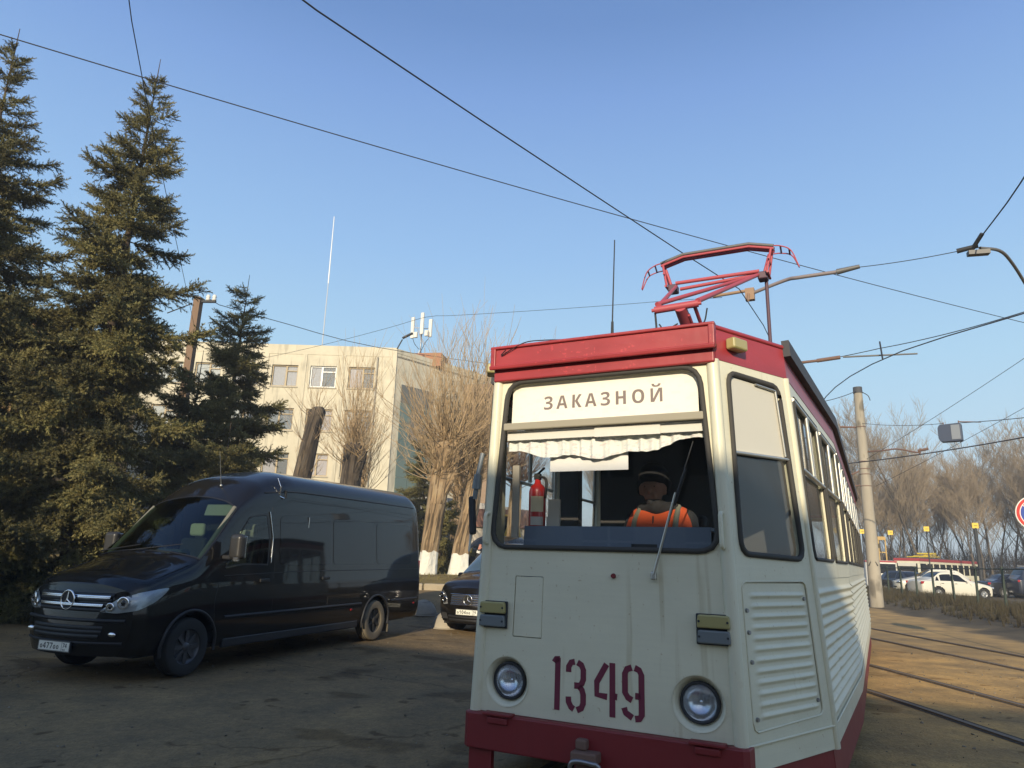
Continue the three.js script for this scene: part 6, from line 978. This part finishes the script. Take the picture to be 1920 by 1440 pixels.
{ // driver, seated in the cab
  const t = thing('person', 'person in an orange safety vest and dark cap seated behind the tram windscreen', 'person', -1.42, 1.36, -5.28);
  const bones = [[0, .05, -.02, .16, 0, .25, 0, .15], [-.05, .42, .02, .14, .05, .42, .02, .14], [0, .25, 0, .15, 0, .45, .02, .15], [-.18, .52, .0, .075, .18, .52, .0, .075], [-.2, .5, 0, .07, -.27, .28, .1, .055], [-.27, .28, .1, .055, -.14, .2, .32, .042], [.2, .5, 0, .07, .28, .28, .1, .055], [.28, .28, .1, .055, .2, .2, .32, .042], [-.1, .05, 0, .1, -.12, .05, .4, .08], [.1, .05, 0, .1, .12, .05, .4, .08], [-.12, .05, .4, .075, -.12, -.38, .42, .05], [.12, .05, .4, .075, .12, -.38, .42, .05], [-.12, -.4, .42, .045, -.12, -.41, .55, .04], [.12, -.4, .42, .045, .12, -.41, .55, .04]];
  const hb = headBones(-.04, .735, .07); const b1 = figure(bones, 0, .1, .15, .75, 76), b2 = figure(hb, -.04, .7, .04, .26, 64, .03), h1 = figure(handBones(-.14, .2, .33, .25, .1, 0), -.08, .22, .37, .16, 56, .012), h2 = figure(handBones(.2, .2, .33, -.25, .1, 0), .14, .22, .37, .16, 56, .012);
  const g = merge([b1, b2, h1, h2]); paintFigure(g, (x, y, z) => { const hand = z > .31 && y > .12; if (hand || (y > .655 && hypot(x + .04, z) < .3)) return [.38, .21, .14]; return y < .02 && z > .1 ? [.02, .022, .03] : [.03, .032, .036]; });
  part(t, 'body', g, new THREE.MeshStandardMaterial({ vertexColors: true, roughness: .8 }));
  part(t, 'vest', figure([[0, .06, -.02, .20, 0, .25, .01, .19], [-.08, .4, .03, .185, .08, .4, .03, .185], [-.13, .5, .0, .115, .13, .5, .0, .115]], 0, .28, 0, .36, 56), mat(.62, .10, .03, .8));
  for (const s of [-1, 1]) part(t, 'reflective_strip', pipe([V(s * .14, .61, .03), V(s * .15, .5, .17), V(s * .15, .36, .215), V(s * .13, .2, .2)], .022, 6, 16), mat(.20, .21, .17, .5));
  part(t, 'cap', figure([[-.04, .835, .06, .108, -.04, .83, .03, .112], [-.145, .78, .05, .03, -.14, .72, .05, .026], [.065, .78, .05, .03, .06, .72, .05, .026]], -.04, .82, .06, .24, 44, .03), mat(.012, .012, .013, .95));
  part(t, 'collar', figure([[-.12, .585, .03, .05, .0, .60, .11, .052], [.0, .60, .11, .052, .1, .585, .03, .05], [-.12, .585, .03, .05, -.02, .6, -.08, .05], [-.02, .6, -.08, .05, .1, .585, .03, .05]], 0, .59, .02, .24, 44, .03), mat(.016, .016, .018, .9));
  part(t, 'zip', rod(V(-.01, .3, .222), V(-.01, .53, .185), .006, .006, 6), M.dark);
  for (const s of [-1, 1]) part(t, 'eye', new THREE.SphereGeometry(.011, 10, 8).translate(-.04 + s * .032, .75, .157), M.black);
}
{ // person beside the minivan, forearm raised
  const px = -9.30, pz = -17.2, t = thing('person', 'person standing behind the black minivan, bare hand raised from a dark and white cuff', 'person', px, gh(px, pz), pz, .3);
  const bones = [[-.1, .06, 0, .05, -.1, .05, .12, .04], [.1, .06, 0, .05, .1, .05, .12, .04], [-.1, .08, 0, .05, -.1, .5, 0, .065], [-.1, .5, 0, .065, -.09, .9, 0, .09], [.1, .08, 0, .05, .1, .5, 0, .065], [.1, .5, 0, .065, .09, .9, 0, .09], [0, .95, 0, .14, 0, 1.2, 0, .14], [-.08, 1.3, 0, .12, .08, 1.3, 0, .12], [-.17, 1.4, 0, .07, .17, 1.4, 0, .07], [.19, 1.4, 0, .065, .25, 1.12, .0, .05], [.25, 1.12, 0, .05, .22, .88, .08, .04], [-.19, 1.4, 0, .065, -.36, 1.18, .06, .052], [-.36, 1.18, .06, .05, -.30, 1.42, .16, .04]];
  const g = merge([figure(bones, 0, .85, 0, .95, 90), figure(headBones(0, 1.62, .02), 0, 1.58, .02, .26, 60, .03), figure(handBones(-.30, 1.44, .16, .35, .93, 0), -.27, 1.52, .17, .16, 52, .012), figure(handBones(.22, .86, .09, 0, -1, 0), .22, .79, .1, .16, 52, .012)]);
  paintFigure(g, (a, b, c) => (b > 1.5 && abs(a) < .2) || (b > 1.43 && a < -.2) || (b < .87 && a > .17 && b > .6) ? [.5, .24, .18] : b < .92 ? [.02, .022, .03] : [.025, .026, .032]);
  part(t, 'body', g, new THREE.MeshStandardMaterial({ vertexColors: true, roughness: .8 })); part(t, 'cuff', new THREE.CylinderGeometry(.055, .055, .07, 16).rotateZ(-.25).translate(-.315, 1.365, .135), M.white); part(t, 'hair', figure([[0, 1.69, -.02, .1, 0, 1.66, -.05, .1]], 0, 1.66, 0, .2, 36), M.dark);
}
// ---------------------------------------------------------------- light haze over the yard
scene.fog = new THREE.FogExp2(new THREE.Color().setRGB(.72, .76, .80), .0014);
// ---------------------------------------------------------------- shadows and picture
scene.traverse((o) => { if (o.isMesh) { o.castShadow = true; o.receiveShadow = true; } });
renderer.render(scene, camera);
